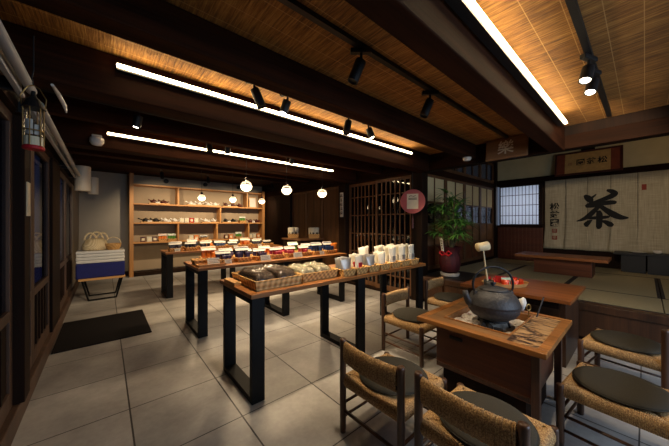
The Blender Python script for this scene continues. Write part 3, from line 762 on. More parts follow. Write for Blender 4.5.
# near table row
bk_big((1.118,2.25,TZ), 0, 'largest flat basket of diagonal weave, at the left end of the near table')
DB((1.015,2.25,TZ+.018), 0, 'clear bag of dark loose tea, left one in the diagonal weave basket'); DB((1.22,2.26,TZ+.018), .05, 'clear bag of dark loose tea, right one in the diagonal weave basket')
bk_mid((1.565,2.24,TZ), 0, 'wide chip wood basket of pale tea bags, second on the near table')
LB((1.465,2.23,TZ+.018), 0, 'clear bag of pale tea, left one in the second basket'); LB((1.66,2.24,TZ+.018), .04, 'clear bag of pale tea, right one in the second basket')
bm = BM(); box(bm, -.03,.03,-.13,.13,0,.03); tag(obj('wooden_box', bm, 'crate', bevel=.003, loc=(.862,2.40,TZ-.0005)), 'flat thin wooden box left of the diagonal weave basket', 'box')
PG = Proto(make_pack('silver', .15, .17, .07, False)); PW = Proto(make_pack('pouch', .12, .19, .06, False, 'red')); PP = Proto(make_pack('pouch', .12, .19, .06, False))
PWB = Proto(make_pack('pouch', .128, .245, .06, False, 'silver')); 
xs_ = [1.875, 2.065, 2.255, 2.45, 2.65, 2.85, 3.05]
for i, x_ in enumerate(xs_):
    bk_s((x_, 2.04, TZ), 0, 'small chip wood basket along the near table edge, '+ord_(i)+' from the left')
    fl = [PG, PW, PG, PP, PWB, PWB, PWB][i]; nm = ['silver pouch','white pouch with red square label','silver pouch','white pouch','tall white pouch','tall white pouch','tall white pouch'][i]
    for k, dy in enumerate((-.035, .04)):
        fl((x_, 2.04+dy, TZ+.012), rnd.uniform(-.15,.15), nm+(' front' if k == 0 else ' back')+', '+ord_(i)+' small basket of near table')
# tall white bags behind on near table
for i in range(7):
    x_ = 2.38+i*.132
    PWB((x_, 2.23+.085*(i % 2), TZ), rnd.uniform(-.25,.25), 'tall white tea bag at far side of near table, '+ord_(i)+' from left', None).rotation_euler.x = rnd.uniform(-.1,.12)
# middle table: front row and back row
cols = ['purple','purple','purple','crimson','crimson','crimson','blue','blue']
CPN = {c: Proto(make_pack(c, flap=False)) for c in ('purple','crimson','blue','navyp','orange','green')}
CP = {c: Proto(make_pack(c)) for c in ('purple','crimson','blue','navyp','orange','green')}
nmz = {'purple':'purple','crimson':'crimson','blue':'blue','navyp':'navy','orange':'orange','green':'green'}
cname = {'purple':'purple tea pack with white header','crimson':'crimson tea pack with white header','blue':'blue tea pack with white header','navyp':'navy tea pack with white header','orange':'orange tea pack with white header','green':'green tea pack with white header'}
def basket_row(xs, y, cs, where, bigcard=True, z=TZ, dz=.03):
    for i, (x_, c) in enumerate(zip(xs, cs)):
        bk_t((x_, y, z), 0, 'basket of %s tea packs, %s from left, %s' % (nmz[c], ord_(i), where))
        hh = rnd.choice((.8, 1.0, 1.0, 1.25))
        for k in range(3):
            q = CP[c]((x_-.064+.064*k, y+.04, z+.011), rnd.uniform(-.1,.1), '%s tea pack, back %s, %s basket, %s' % (nmz[c], ('left','middle','right')[k], ord_(i), where)); q.scale = (1,1,hh*1.12)
        for k in range(3):
            if rnd.random() < .3: continue
            q = CPN[c]((x_-.064+.064*k, y-.03, z+.009), rnd.uniform(-.1,.1), '%s tea pack, front %s, %s basket, %s' % (nmz[c], ('left','middle','right')[k], ord_(i), where)); q.scale = (1,1,hh*.72)
        if bigcard and i % 2 == 0: CARD((x_+.02, y-.135, z), 0, 'small price card before the %s basket, %s' % (ord_(i), where))
xr = [1.22+.262*i for i in range(8)]
basket_row(xr, 3.72, cols, 'middle table front row')
basket_row([1.12,1.36,1.66,1.98,2.22,2.52,2.80,3.06], 4.03, ['orange','purple','navyp','orange','crimson','green','blue','navyp'], 'middle table back row', False)
t = thing('wooden_tray', 'shallow pale wooden tray at the front left corner of the middle table', 'tray', (1.02,3.585,TZ-.0005))
def tray_bm(w, d, h):
    bm = BM(); box(bm, -w/2,w/2,-d/2,d/2,0,.008)
    for s in (-1,1): box(bm, -w/2,w/2,s*d/2-.004,s*d/2+.004,.0,h)
    for s in (-1,1): box(bm, s*w/2-.004,s*w/2+.004,-d/2+.004,d/2-.004,0,h)
    return bm
obj('tray_body', tray_bm(.32,.16,.028), 'crate', t)
bk_t((.97,3.83,TZ), 0, 'empty low basket at the left end of the middle table')
BCARD((1.06,3.60,TZ+.009), 0, 'large white card leaning in the shallow wooden tray')
for i, x_ in enumerate((1.75,2.3)):
    BCARD((x_,3.535,TZ), 0, ('left','right')[i]+' large white card standing on the middle table edge')
# taller stand of packs on middle table
for i, (x_, c) in enumerate(((1.22,'purple'),(1.95,'crimson'),(2.75,'blue'))):
    pass
# orange bag at right end
o_ = Proto(make_pack('orange', .16, .17, .09, False)); o_((3.19,3.72,TZ), 0, 'plump orange tea bag at the right end of the middle table')
# back table
basket_row([1.02+.275*i for i in range(8)], 5.88, ['navyp','navyp','navyp','blue','navyp','orange','navyp','navyp'], 'far table front row')
basket_row([1.1+.29*i for i in range(7)], 6.17, ['navyp','navyp','orange','navyp','navyp','crimson','navyp'], 'far table back row', False)
# counter goods
BB = Proto(make_basket(.27,.25,.10,'basket'))
WP = Proto(make_pack('pouch', .12, .25, .05, False, 'ink'))
for i, (x_, y_) in enumerate(((3.66,5.95),(3.98,5.5))):
    BB((x_, y_-.08, 1.001), R(-35), 'deep brown basket on the dark counter, '+('left','right')[i]+' of two')
    for k in range(4):
        WP((x_+(-.06 if k % 2 else .05), y_-.08+(-.05 if k < 2 else .05), 1.014), R(-35)+rnd.uniform(-.2,.2), 'white coffee pouch with black label in the deep basket, counter '+('left','right')[i], 'white pouches in the '+('left','right')[i]+' deep basket on the counter')

# ------------------------------------------------------------------ wall shelf
SX0, SX1, SY = .47, 4.155, 8.5
t = thing('display_shelf', 'pale wooden wall shelf unit filling the back wall', 'shelf', (SX0, SY, 0))
W_ = SX1-SX0
bm = BM(); box(bm, 0,.085,0,.34,0,2.655); obj('side_panel', bm, 'shelf_v', t, bevel=.003)
bm = BM(); box(bm, W_-.085,W_,0,.34,0,2.46); obj('side_panel', bm, 'shelf_v', t, bevel=.003)
for z_ in (2.375, 1.875, 1.375, .865):
    bm = BM(); box(bm, .086,W_-.086,.01,.335,z_-.018,z_+.018); obj('shelf_board', bm, 'shelf', t, bevel=.002)
bm = BM(); box(bm, .086,W_-.086,.335,.345,.12,2.36); obj('back_panel', bm, 'shelfback', t)
bm = BM(); box(bm, .086,W_-.086,.03,.33,0,.10); obj('plinth', bm, 'post', t)
def dv(x_, a, b): bm = BM(); box(bm, x_-SX0-.02,x_-SX0+.02,.015,.333,a,b); obj('divider', bm, 'shelf_v', t)
dv(1.56,1.895,2.355); dv(3.55,1.895,2.355); dv(2.70,1.395,1.855); dv(1.56,.885,1.355); dv(3.6,.885,1.355); dv(2.60,.885,1.355)
# header downlights (small round black fixtures above shelf)
for i, x_ in enumerate((1.30, 2.32, 3.35)):
    bm = BM(); lathe(bm, [(.055,0),(.06,-.01),(.06,-.07),(.045,-.08)], 18, mat=Matrix.Rotation(R(-90),4,'X')); 
    tag(obj('wall_fixture', bm, 'black', loc=(x_, SY+.285-.005, 2.55)), 'small round black fixture above the shelves, '+('left','middle','right')[i]+' one', 'fixture')
def make_teapot(mat):
    def f():
        t = thing('teapot', 't', 'teapot')
        bm = BM(); lathe(bm, [(.04,0),(.06,.012),(.078,.04),(.07,.07),(.04,.088)], 20); obj('body', bm, mat, t, smooth=True)
        bm = BM(); lathe(bm, [(.045,.087),(.038,.098),(.012,.104),(.014,.118),(.004,.124)], 16); obj('lid', bm, mat, t, smooth=True)
        bm = BM(); tube(bm, [(.07,0,.04),(.10,0,.06),(.125,0,.09)], [.018,.012,.009], 10); obj('spout', bm, mat, t, smooth=True)
        bm = BM(); tube(bm, [(-.03,-.06,.06),(-.08,-.10,.075),(-.13,-.13,.10)], [.011,.013,.018], 10); obj('handle', bm, mat, t, smooth=True)
        return t
    return f
TPD = Proto(make_teapot('kyusu')); TPB = Proto(make_teapot('black')); TPW = Proto(make_teapot('ceramic'))
def make_cup(mat='ceramic'):
    def f():
        t = thing('tea_cup', 'c', 'cup'); bm = BM(); lathe(bm, [(.022,0),(.035,.02),(.042,.06),(.038,.06),(.03,.02),(.015,.01)], 16); obj('cup_body', bm, mat, t, smooth=True); return t
    return f
CUP = Proto(make_cup())
def make_tray(w, d): 
    def f():
        t = thing('wooden_tray', 't', 'tray'); obj('tray_body', tray_bm(w, d, .02), 'crate', t); return t
    return f
TR = Proto(make_tray(.46,.22))
def make_box(w, d, h, mat, lab='cream_paper'):
    def f():
        t = thing('tea_tin', 't', 'tin'); bm = BM(); box(bm, -w/2,w/2,-d/2,d/2,0,h); obj('box_body', bm, mat, t, bevel=.003)
        bm = BM(); box(bm, -w*.3,w*.3,-d/2-.002,-d/2-.0003,h*.25,h*.75); obj('label', bm, lab, t); return t
    return f
BX = {k: Proto(make_box(.11,.09,.13,k)) for k in ('pouch','kyusu','orange','red')}
rows = {1.894: 'top shelf', 1.394: 'middle shelf', .884: 'bottom shelf'}
def shelf_teapot(x_, z_, P, desc, i, tray=True):
    if tray: TR((x_+.02, SY+.14, z_), 0, 'pale tray under the %s teapot pair, %s' % (ord_(i), rows[z_]))
    dz = .0085 if tray else 0
    P((x_-.10, SY+.14, z_+dz), rnd.uniform(-.4,.4), '%s teapot, left of the %s pair on the %s' % (desc, ord_(i), rows[z_]))
    P((x_+.13, SY+.15, z_+dz), rnd.uniform(-.4,.4), '%s teapot, right of the %s pair on the %s' % (desc, ord_(i), rows[z_]))
    CARD((x_-.02, SY+.045, z_), 0, 'small white card before the %s teapot pair, %s' % (ord_(i), rows[z_]))
for i, (x_, P, d_) in enumerate([(1.1,TPD,'dark red'),(2.0,TPW,'pale'),(2.45,TPW,'pale'),(3.0,TPD,'dark red'),(3.33,TPD,'dark red')]): shelf_teapot(x_, 1.894, P, d_, i) if i not in (4,) else (P((x_, SY+.15, 1.894), .3, 'lone dark red teapot at the right end of the top shelf bay'))
for i, (x_, P, d_) in enumerate([(.92,TPB,'black'),(1.36,TPW,'pale'),(2.40,TPW,'pale'),(3.0,TPB,'black'),(3.80,TPD,'dark red')]): shelf_teapot(x_, 1.394, P, d_, i, i != 4)
for i, (x_, k) in enumerate([(1.66,'pouch'),(1.785,'pouch'),(1.91,'red'),(2.035,'pouch')]):
    BX[k]((x_, SY+.12, 1.394), 0, ('white' if k == 'pouch' else 'red')+' box in the middle shelf group, '+ord_(i)+' from left', None)
bk_t((3.42,SY+.14,1.394), 0, 'basket with green packs on the middle shelf')
for k in range(3): CP['green']((3.36+.064*k, SY+.14, 1.406), 0, 'green tea pack on the middle shelf, '+('left','middle','right')[k]+' in its basket')
for i, (x_, k) in enumerate([(.76,'kyusu'),(.90,'pouch'),(1.02,'kyusu'),(1.9,'pouch'),(2.04,'orange'),(2.9,'kyusu'),(3.04,'orange'),(3.7,'pouch'),(3.83,'pouch'),(3.97,'orange')]):
    BX[k]((x_, SY+.13, .884), 0, {'pouch':'white','kyusu':'dark brown','orange':'orange'}[k]+' box on the bottom shelf, '+ord_(i)+' box from left')
for i, x_ in enumerate((1.2, 1.42, 2.25, 3.3)):
    bk_t((x_,SY+.14,.884), 0, 'chip wood basket on the bottom shelf, '+ord_(i)+' from left')
    c = ('orange','green','navyp','green')[i]
    for k in range(3): CP[c]((x_-.064+.064*k, SY+.14, .896), 0, '%s pack on bottom shelf, %s in %s basket from left' % (nmz[c], ('left','middle','right')[k], ord_(i)))
t = thing('picture_frame', 'small framed white print standing at the right end of the top shelf', 'picture frame', (3.80, SY+.15, 1.894))
A = Matrix.Rotation(R(-8),4,'X')
bm = BM(); box(bm, -.13,.13,0,.012,0,.36, mat=A); obj('frame', bm, 'crate', t); bm = BM(); box(bm, -.105,.105,-.003,-.0003,.025,.335, mat=A); obj('print', bm, 'white_paper', t)

# ------------------------------------------------------------------ chairs
def strand_ring(bm, path, r=.0034, seg=5): tube(bm, path, r, seg, closed=True)
def make_chair():
    t = thing('rush_chair', 'chair', 'chair'); hw, hd = .228, .230
    for sx in (-1, 1):
        bm = BM(); lathe(bm, [(.018,0),(.0205,.03),(.0215,.3),(.0205,.56),(.0215,.60),(.020,.612),(.014,.617)], 14, c=(sx*hw,-hd,0)); obj('back_post', bm, 'chair_wood', t, smooth=True)
        bm = BM(); lathe(bm, [(.018,0),(.0205,.03),(.022,.3),(.0215,.372),(.016,.378)], 14, c=(sx*hw,hd,0)); obj('leg', bm, 'chair_wood', t, smooth=True)
    for z_ in (.10, .19):
        for sx in (-1, 1):
            bm = BM(); cyl(bm, (sx*hw,-hd+.01,z_), (sx*hw,hd-.01,z_), .009, seg=10); obj('stretcher', bm, 'chair_wood', t, smooth=True)
    for sy, z_ in ((-1,.145),(1,.125),(1,.215)):
        bm = BM(); cyl(bm, (-hw+.01,sy*hd,z_), (hw-.01,sy*hd,z_), .009, seg=10); obj('stretcher', bm, 'chair_wood', t, smooth=True)
    # backrest: strands wound over two rails, bowed backwards
    bm = BM(); n = 66; rr = random.Random(3)
    for i in range(n):
        f = i/(n-1)*2-1; x_ = f*(hw-.026); yb = -hd-.022*(1-f*f); jit = rr.uniform(-.0015,.0015); path = []
        h2 = .064+rr.uniform(-.0015,.0015)
        for k in range(14):
            a = 2*PI*k/14; ca, sa = math.cos(a), math.sin(a)
            py = (abs(ca)**.9)*math.copysign(.019, ca); pz = math.copysign(abs(sa)**.62, sa)*h2
            path.append((x_+jit+.0012*math.sin(a*2+i), yb+py, .535+pz))
        strand_ring(bm, path, .0042)
    obj('backrest', bm, 'rope', t, smooth=True)
    bm = BM(); 
    for z_ in (.49,.58): tube(bm, [(f*(hw-.005), -hd-.022*(1-f*f), z_) for f in (-1,-.5,0,.5,1)], .011, 8)
    obj('back_rail', bm, 'chair_wood', t)
    # seat: strands running from the middle over each rail
    bm = BM(); top, R0 = .352, .026; n = 60
    for side in range(4):
        A = Matrix.Rotation(side*PI/2, 4, 'Z'); L = hw-.012; D = hd
        for i in range(n):
            f = i/(n-1)*2-1; x_ = f*L; y0 = max(abs(x_)-.004, .004); yr = D-R0*.55
            sag = lambda y: -.014*(1-(y/D)**2)
            path = [(x_, y0, top+R0+sag(y0)-.004), (x_, (y0+yr)/2, top+R0+sag((y0+yr)/2))]
            if y0 > yr-.03: path = [(x_, yr-.012, top+R0*.9)]
            for a in (90, 55, 20, -15, -55, -90): path.append((x_+rr.uniform(-.0006,.0006), yr+.9*R0*math.cos(R(a)), top-.012+(R0+.012)*math.sin(R(a))))
            path.append((x_, yr-.05, top-.042))
            path = [A @ Vector(p) for p in path]
            tube(bm, path, .0043, 5)
    obj('seat', bm, 'rope', t, smooth=True)
    bm = BM(); box(bm, -hw+.03, hw-.03, -hd+.03, hd-.03, .330, .352); obj('seat_filling', bm, 'rope', t)
    return t
CH = Proto(make_chair)
def make_cushion():
    t = thing('seat_cushion', 'c', 'cushion'); r = .218; prof = [(.01,.0),(r*.8,.0),(r*.95,.006),(r,.016),(r*.96,.027),(r*.8,.036),(r*.5,.042),(r*.2,.0435),(.01,.044)]
    bm = BM(); lathe(bm, prof, 48); cb_ = obj('cushion_body', bm, 'cushion', t, smooth=True)
    bm = BM(); tube(bm, [(r*1.0*math.cos(2*PI*k/48), r*math.sin(2*PI*k/48), .016) for k in range(48)], .003, 6, True); obj('piping', bm, 'cushion', cb_, smooth=True)
    return t
CU = Proto(make_cushion)
chairs = [((1.425,1.075),-90,'rush chair with its back to the viewer, left of the near pair', 'left chair of the near pair'),
          ((1.445,.525),-91,'rush chair at the bottom centre, right one of the near pair', 'right chair of the near pair'),
          ((2.525,1.625),180,'rush chair at the far left end of the hearth table, beside its corner','chair at the far end of the hearth table'),
          ((3.49,1.68),180,'rush chair farthest back, by the platform and brown low table','chair farthest back'),
          ((2.36,.095),-5,'rush chair largest at the right, side on to the hearth table','chair at the lower right'),
          ((3.30,.10),-8,'rush chair at the right edge before the brown low table','chair at the right edge below the platform')]
for (p, rz, lb, wh) in chairs:
    c = CH((p[0],p[1],0), R(rz), lb)
    d = Matrix.Rotation(R(rz),3,'Z') @ Vector((0,-.0,0))
    CU((p[0]+d.x,p[1]+d.y,.379), R(rz), 'round charcoal cushion on the '+wh)

# ------------------------------------------------------------------ hearth table
HX0,HX1,HY0,HY1,HZ = 1.93,2.77,.37,1.215,.62
t = thing('hearth_table', 'square wooden hearth table with an ash pit and honey coloured rim', 'table', ((HX0+HX1)/2,(HY0+HY1)/2,0))
hx, hy = (HX1-HX0)/2, (HY1-HY0)/2
bm = BM(); w = .055
for s in (-1,1): 
    a,b = sorted((s*hx, s*(hx-w))); box(bm, a,b,-hy,hy,HZ-.035,HZ)
    a,b = sorted((s*hy, s*(hy-w))); box(bm, -hx+w,hx-w,a,b,HZ-.035,HZ)
obj('rim', bm, 'hearth_rim', t, bevel=.004)
px0,px1,py0,py1 = -.27,.30,-.20,.27     # pit opening
bm = BM(); box(bm, -hx+w,hx-w,-hy+w,py0,HZ-.03,HZ-.004); obj('inlay_panel', bm, 'inlay', t)
bm = BM(); box(bm, -hx+w,hx-w,py1,hy-w,HZ-.03,HZ-.004); box(bm, -hx+w,px0,py0,py1,HZ-.03,HZ-.004); box(bm, px1,hx-w,py0,py1,HZ-.03,HZ-.004); obj('surround', bm, 'surround', t)
bm = BM()
for s, a in ((0,px0),(0,px1-.012)): box(bm, a,a+.012,py0,py1,HZ-.10,HZ+.004)
for a in (py0, py1-.012): box(bm, px0+.012,px1-.012,a,a+.012,HZ-.10,HZ+.004)
obj('pit_frame', bm, 'hearth_rim', t, bevel=.002)
bm = BM(); n = 26; G = []
for j in range(n+1):
    G.append([bm.verts.new((px0+.012+(px1-px0-.024)*i/n, py0+.012+(py1-py0-.024)*j/n, HZ-.05+.012*math.sin(i*.9+j*.4)*math.sin(j*.7)+rnd.uniform(-.004,.004))) for i in range(n+1)])
for j in range(n):
    for i in range(n): bm.faces.new((G[j][i],G[j][i+1],G[j+1][i+1],G[j+1][i]))
o = obj('ash_bed', bm, 'ash', t, smooth=True); o['kind'] = 'stuff'
bm = BM(); box(bm, -hx+.13,hx-.09,-hy+.10,hy-.10,.22,.553); box(bm, px0,px1,py0,py1,.553,.562); cab_ = obj('cabinet', bm, 'hearth_wood', t, bevel=.004)
bm = BM(); box(bm, -hx+.04, hx-.04, -hy+.04, hy-.04, .565-.012, .584); bmesh.ops.delete(bm, geom=[], context='VERTS'); bm.free()
bm = BM()
box(bm, -hx+.115,-hx+.129,-hy+.11,hy-.11,.235,.262); obj('moulding', bm, 'chair_wood', t, bevel=.003)
bm = BM(); box(bm, -hx+.118,-hx+.129,-.03+.14,.05+.16,.475,.50); o = obj('handle', bm, 'iron_dark', cab_, bevel=.004)
bm = BM(); box(bm, -hx+.17,hx-.12,-hy+.14,hy-.14,.0,.219); obj('plinth', bm, 'post', t)
for sx, sy in ((-1,-1),(1,-1),(1,1),(-1,1)):
    bm = BM(); X_, Y_ = sx*(hx-.10), sy*(hy-.07); box(bm, X_-.022,X_+.022,Y_-.022,Y_+.022,0,HZ-.037)
    if (sx, sy) != (-1,1): obj('leg', bm, 'chair_wood', t, bevel=.003)
    else: bm.free()
# kettle on a trivet
KX, KY = 2.345, .79
KZ = HZ-.045
t = thing('trivet', 'black iron three legged ring stand in the ash under the kettle', 'trivet', (KX,KY,KZ))
bm = BM(); tube(bm, [(.10*math.cos(2*PI*k/28),.10*math.sin(2*PI*k/28),.045) for k in range(28)], .008, 8, True); obj('ring', bm, 'iron_dark', t)
for k in range(3):
    a = R(40+120*k); bm = BM(); tube(bm, [(.10*math.cos(a),.10*math.sin(a),.04),(.115*math.cos(a),.115*math.sin(a),-.004)], .008, 8); obj('leg', bm, 'iron_dark', t)
t = thing('iron_kettle', 'large dark cast iron kettle with bail handle over the ash pit', 'kettle', (KX,KY,KZ+.066), R(49))
bm = BM(); prof = [(.06,-.012),(.115,-.008),(.152,.014),(.178,.050),(.187,.085),(.185,.098),(.188,.10),(.188,.106),(.184,.114),(.174,.145),(.154,.175),(.128,.196),(.114,.202),(.112,.209),(.100,.210),(.02,.205)]
lathe(bm, prof, 48); obj('body', bm, 'iron', t, smooth=True)
bm = BM(); lathe(bm, [(.106,.2105),(.108,.217),(.09,.225),(.05,.234),(.02,.238),(.010,.241),(.012,.249),(.021,.256),(.019,.268),(.004,.273)], 36); obj('lid', bm, 'iron', t, smooth=True)
bm = BM(); tube(bm, [(.0,.155,.09),(.0,.193,.115),(.0,.212,.155),(.0,.222,.20)], [.036,.030,.024,.021], 14); obj('spout', bm, 'iron', t, smooth=True)
hp = []
for k in range(19):
    a = R(-14+208*k/18); hp.append((.148*math.cos(a)*-1 if False else .160*math.cos(a), 0, .250+.142*math.sin(a)))
T2 = Matrix.Rotation(R(90), 4, 'Z')
bm = BM(); tube(bm, [T2@Vector(p) for p in [(.140,0,.185)]+hp+[(-.140,0,.185)]], .0085, 10); obj('bail_handle', bm, 'iron_dark', t, smooth=True)
for s in (-1,1):
    bm = BM(); p = T2@Vector((s*.140,0,.188)); lathe(bm, [(.022,-.022),(.02,.0),(.012,.014)], 12, c=p); obj('lug', bm, 'iron', t)
# glowing free charcoal, cloth, hearth tools
for i in range(7):
    a = rnd.uniform(0, 6.28); rr_ = rnd.uniform(.12,.2); bm = BM(); s = rnd.uniform(.016,.026)
    cyl(bm, (-s*1.6,0,s*.8), (s*1.6,0,s*.8), s*.8, s*.7, 7)
    o = obj('charcoal_piece', bm, 'charcoal', loc=(KX+rr_*math.cos(a)*.8-.01, KY+rr_*math.sin(a)*.7-.02, HZ-.046)); o.rotation_euler = (0,0,rnd.uniform(0,3)); tag(o, 'small lump of charcoal in the ash under the kettle', 'charcoal', 'charcoal lumps in the ash pit')
t = thing('fire_pin', 'bronze pin with ring head stuck in the ash right of the kettle', 'hearth tool', (2.59,.612,HZ-.05)); t.scale=(1,1,1.1)
bm = BM(); cyl(bm, (0,0,-.0),(0,0,.095),.005,seg=8); tube(bm, [(.012*math.sin(a)*1.3,-.016*math.sin(a)*.6,.118-.022*math.cos(a)) for a in [2*PI*k/14 for k in range(14)]], .0045, 6, True); obj('pin', bm, 'brass', t)
bm = BM(); tube(bm, [(0,0,0),(.03,-.02,.09),(.055,-.035,.16)], .005, 8); tag(obj('fire_tongs', bm, 'iron', loc=(2.64,.57,HZ+.001)), 'thin metal hearth rod leaning at the back rim of the pit', 'hearth tool')
bm = BM()
for k in range(5):
    a = k*1.25; lathe(bm, [(.008,0),(.028,.012),(.033,.03),(.022,.048),(.004,.055)], 10, c=(.016*math.cos(a),.016*math.sin(a),.004*k))
o = tag(obj('white_cloth', bm, 'white_cloth', smooth=True, loc=(2.60,.80,HZ+.001)), 'crumpled white cloth behind the kettle on the hearth rim', 'cloth')
o.location = (2.725,.695,HZ+.001); o.scale = (.75,.75,1.7)
# jar and ladle
t = thing('black_jar', 'black cylindrical jar behind the kettle handle', 'jar', (2.70,.945,HZ+.001))
bm = BM(); lathe(bm, [(.03,0),(.036,.01),(.038,.14),(.042,.23),(.036,.23),(.034,.02),(.01,.012)], 20); obj('jar_body', bm, 'black', t, smooth=True)
t = thing('bamboo_ladle', 'pale bamboo ladle standing in the black jar, cup at the top', 'ladle', (2.70,.945,HZ+.02))
bm = BM(); tube(bm, [(.0,-.012,.002),(-.008,.012,.24),(-.018,.04,.48)], .0065, 8); obj('handle', bm, 'bamboo', t)
bm = BM(); A = Matrix.Translation((-.02,.045,.52)) @ Matrix.Rotation(R(-40),4,'Z') @ Matrix.Rotation(R(80),4,'Y'); lathe(bm, [(.034,-.055),(.04,-.05),(.042,.05),(.037,.052),(.034,-.03),(.005,-.04)], 20, mat=A); obj('cup', bm, 'bamboo', t, smooth=True)

# ------------------------------------------------------------------ low brown table + tray
LX0,LX1,LY0,LY1,LZ = 3.22,4.14,.44,1.44,.66
t = thing('low_table', 'brown wooden table behind the kettle carrying an oval tray', 'table', ((LX0+LX1)/2,(LY0+LY1)/2,0))
hx, hy = (LX1-LX0)/2, (LY1-LY0)/2
bm = BM(); box(bm, -hx,hx,-hy,hy,LZ-.035,LZ); obj('tabletop', bm, 'low_top', t, bevel=.004)
bm = BM(); box(bm, -hx+.08,hx-.08,-hy+.10,hy-.10,LZ-.11,LZ-.036); obj('apron', bm, 'post', t)
for s in (-1,1):
    bm = BM(); a,b = sorted((s*(hy-.10), s*(hy-.05))); box(bm, -hx+.10,hx-.07,a,b,0,LZ-.036); obj('leg_panel', bm, 'chair_wood', t, bevel=.004)
t = thing('oval_tray', 'oval pale wooden tray on the brown table', 'tray', (3.52,1.06,LZ+.001), R(-35))
bm = BM()
def oval(rx, ry, z): return [bm.verts.new((rx*math.cos(2*PI*k/36), ry*math.sin(2*PI*k/36), z)) for k in range(36)]
a, b, c, d = oval(.24,.15,0), oval(.26,.17,.04), oval(.25,.16,.04), oval(.23,.14,.008)
for p, q in ((a,b),(b,c),(c,d)):
    for i in range(36): bm.faces.new((p[i],p[(i+1)%36],q[(i+1)%36],q[i]))
bm.faces.new(a[::-1]); bm.faces.new(d); obj('tray_body', bm, 'crate', t)
CA = Matrix.Rotation(R(-35),3,'Z')
SW = Proto(make_pack('red', .075, .055, .045, False))
M['redwrap'] = plain('glossy red wrapper', (210,70,34), .3); SW2 = Proto(make_pack('redwrap', .08, .05, .05, False))
k = 0
for a_, b_ in ((-.16,-.02),(-.10,.05),(-.05,-.07),(.03,.06),(.09,-.01),(.15,.04),(.16,-.05),(-.13,.09),(.05,-.09),(.0,.10)):
    v = CA @ Vector((a_, b_, 0)); (SW if k % 2 else SW2)((3.52+v.x,1.06+v.y,LZ+.010), rnd.uniform(0,3), 'small red wrapped sweet in the oval tray', 'red wrapped sweets in the oval tray').scale = (1.0,1.0,1.35); k += 1
v = CA @ Vector((-.03,-.0,0)); G_ = Proto(make_pack('green', .09, .09, .03, True)); 
bm = BM(); A = Matrix.Rotation(R(-15),4,'X'); box(bm, -.055,.055,0,.004,0,.085, mat=A); o = tag(obj('menu_card', bm, plain('pale green card', (172,190,160), .7), loc=(3.475,1.02,LZ+.012)), 'pale green card standing among the red sweets', 'card'); o.rotation_euler = (0,0,R(-48))

# ------------------------------------------------------------------ tatami room furniture
t = thing('long_low_table', 'long low table on the tatami before the curtain', 'table', (6.40,1.0,.452))
bm = BM(); box(bm, -.33,.33,-.62,.66,.28,.33); obj('tabletop', bm, 'low_top', t, bevel=.005)
bm = BM(); box(bm, -.20,.24,-.42,.38,0,.279); obj('base', bm, 'hearth_wood', t, bevel=.005)
t = thing('black_cabinet', 'low black lacquered tea cabinet below the curtain at right', 'cabinet', (7.62,-.2,.452))
bm = BM(); box(bm, -.22,.22,-.5,.60,.33,.365); obj('top_board', bm, 'black', t, bevel=.004)
bm = BM(); box(bm, -.18,.18,-.45,.17,.0,.329); obj('cabinet_body', bm, 'black', t)
bm = BM(); box(bm, -.14,.18,.19,.50,.0,.329); obj('bay_shade', bm, 'black', t)  # solid black block stands in for the shade inside the open bay
t = thing('tea_bowl', 'small pale bowl on the black cabinet', 'bowl', (7.6,-.15,.8185))
bm = BM(); lathe(bm, [(.03,0),(.05,.02),(.06,.06),(.055,.06),(.04,.02),(.01,.012)], 18); obj('bowl_body', bm, 'ceramic', t, smooth=True)
t = thing('shallow_dish', 'flat pale dish beside the small bowl on the black cabinet', 'dish', (7.55,.08,.8185))
bm = BM(); lathe(bm, [(.06,0),(.11,.02),(.10,.022),(.05,.008)], 20); obj('dish_body', bm, 'ceramic', t)

# ------------------------------------------------------------------ potted palm
PX, PY, PZ = 4.60, 2.24, .453
t = thing('potted_palm', 'leafy palm in a red wrapped pot on the platform corner', 'plant', (PX,PY,PZ)); t.scale = (1,1,1.12)
bm = BM(); lathe(bm, [(.13,0),(.15,.01),(.16,.05),(.14,.055),(.12,.02)], 28); obj('saucer', bm, 'ceramic', t)
bm = BM(); n = 40
rings = []
for j, (r_, z_) in enumerate([(.11,.056),(.15,.10),(.17,.20),(.165,.30),(.14,.36),(.17,.42),(.20,.46)]):
    rings.append([bm.verts.new(((r_+.012*math.sin(i*2.1+j)*(.5+j*.15))*math.cos(2*PI*i/n), (r_+.012*math.sin(i*2.1+j)*(.5+j*.15))*math.sin(2*PI*i/n), z_)) for i in range(n)])
for a, b in zip(rings, rings[1:]):
    for i in range(n): bm.faces.new((a[i],a[(i+1)%n],b[(i+1)%n],b[i]))
bm.faces.new(rings[0][::-1]); bm.faces.new(rings[4]) if False else None
obj('pot_wrap', bm, 'dred', t, smooth=True)
bm = BM(); lathe(bm, [(.10,.06),(.125,.34),(.11,.345)], 20); obj('pot', bm, 'kyusu', t)
bm = BM()
for s in (-1,1):
    tube(bm, [(-.15,0,.35),(-.17,s*.06,.40),(-.17,s*.11,.37),(-.16,s*.06,.33),(-.15,0,.35)], .014, 6)
obj('ribbon', bm, 'red', t)
rp = random.Random(5); bm = BM(); tips = []
for k in range(11):
    a = rp.uniform(0, 2*PI); r0 = rp.uniform(.01,.07); h = rp.uniform(.55,1.0); lean = rp.uniform(.0,.16)
    p0 = Vector((r0*math.cos(a), r0*math.sin(a), .33)); p1 = Vector((p0.x+lean*math.cos(a), min(p0.y+lean*math.sin(a), .2), .33+h*.9)); tube(bm, [p0, (p0+p1)/2+Vector((.01,0,0)), p1], .009, 6)
    for m in range(5):
        f = .35+.65*m/4; tips.append((p0.lerp(p1, f), a+m*2.4+rp.uniform(-.4,.4), f))
obj('stem', bm, 'stem', t)
bm = BM()
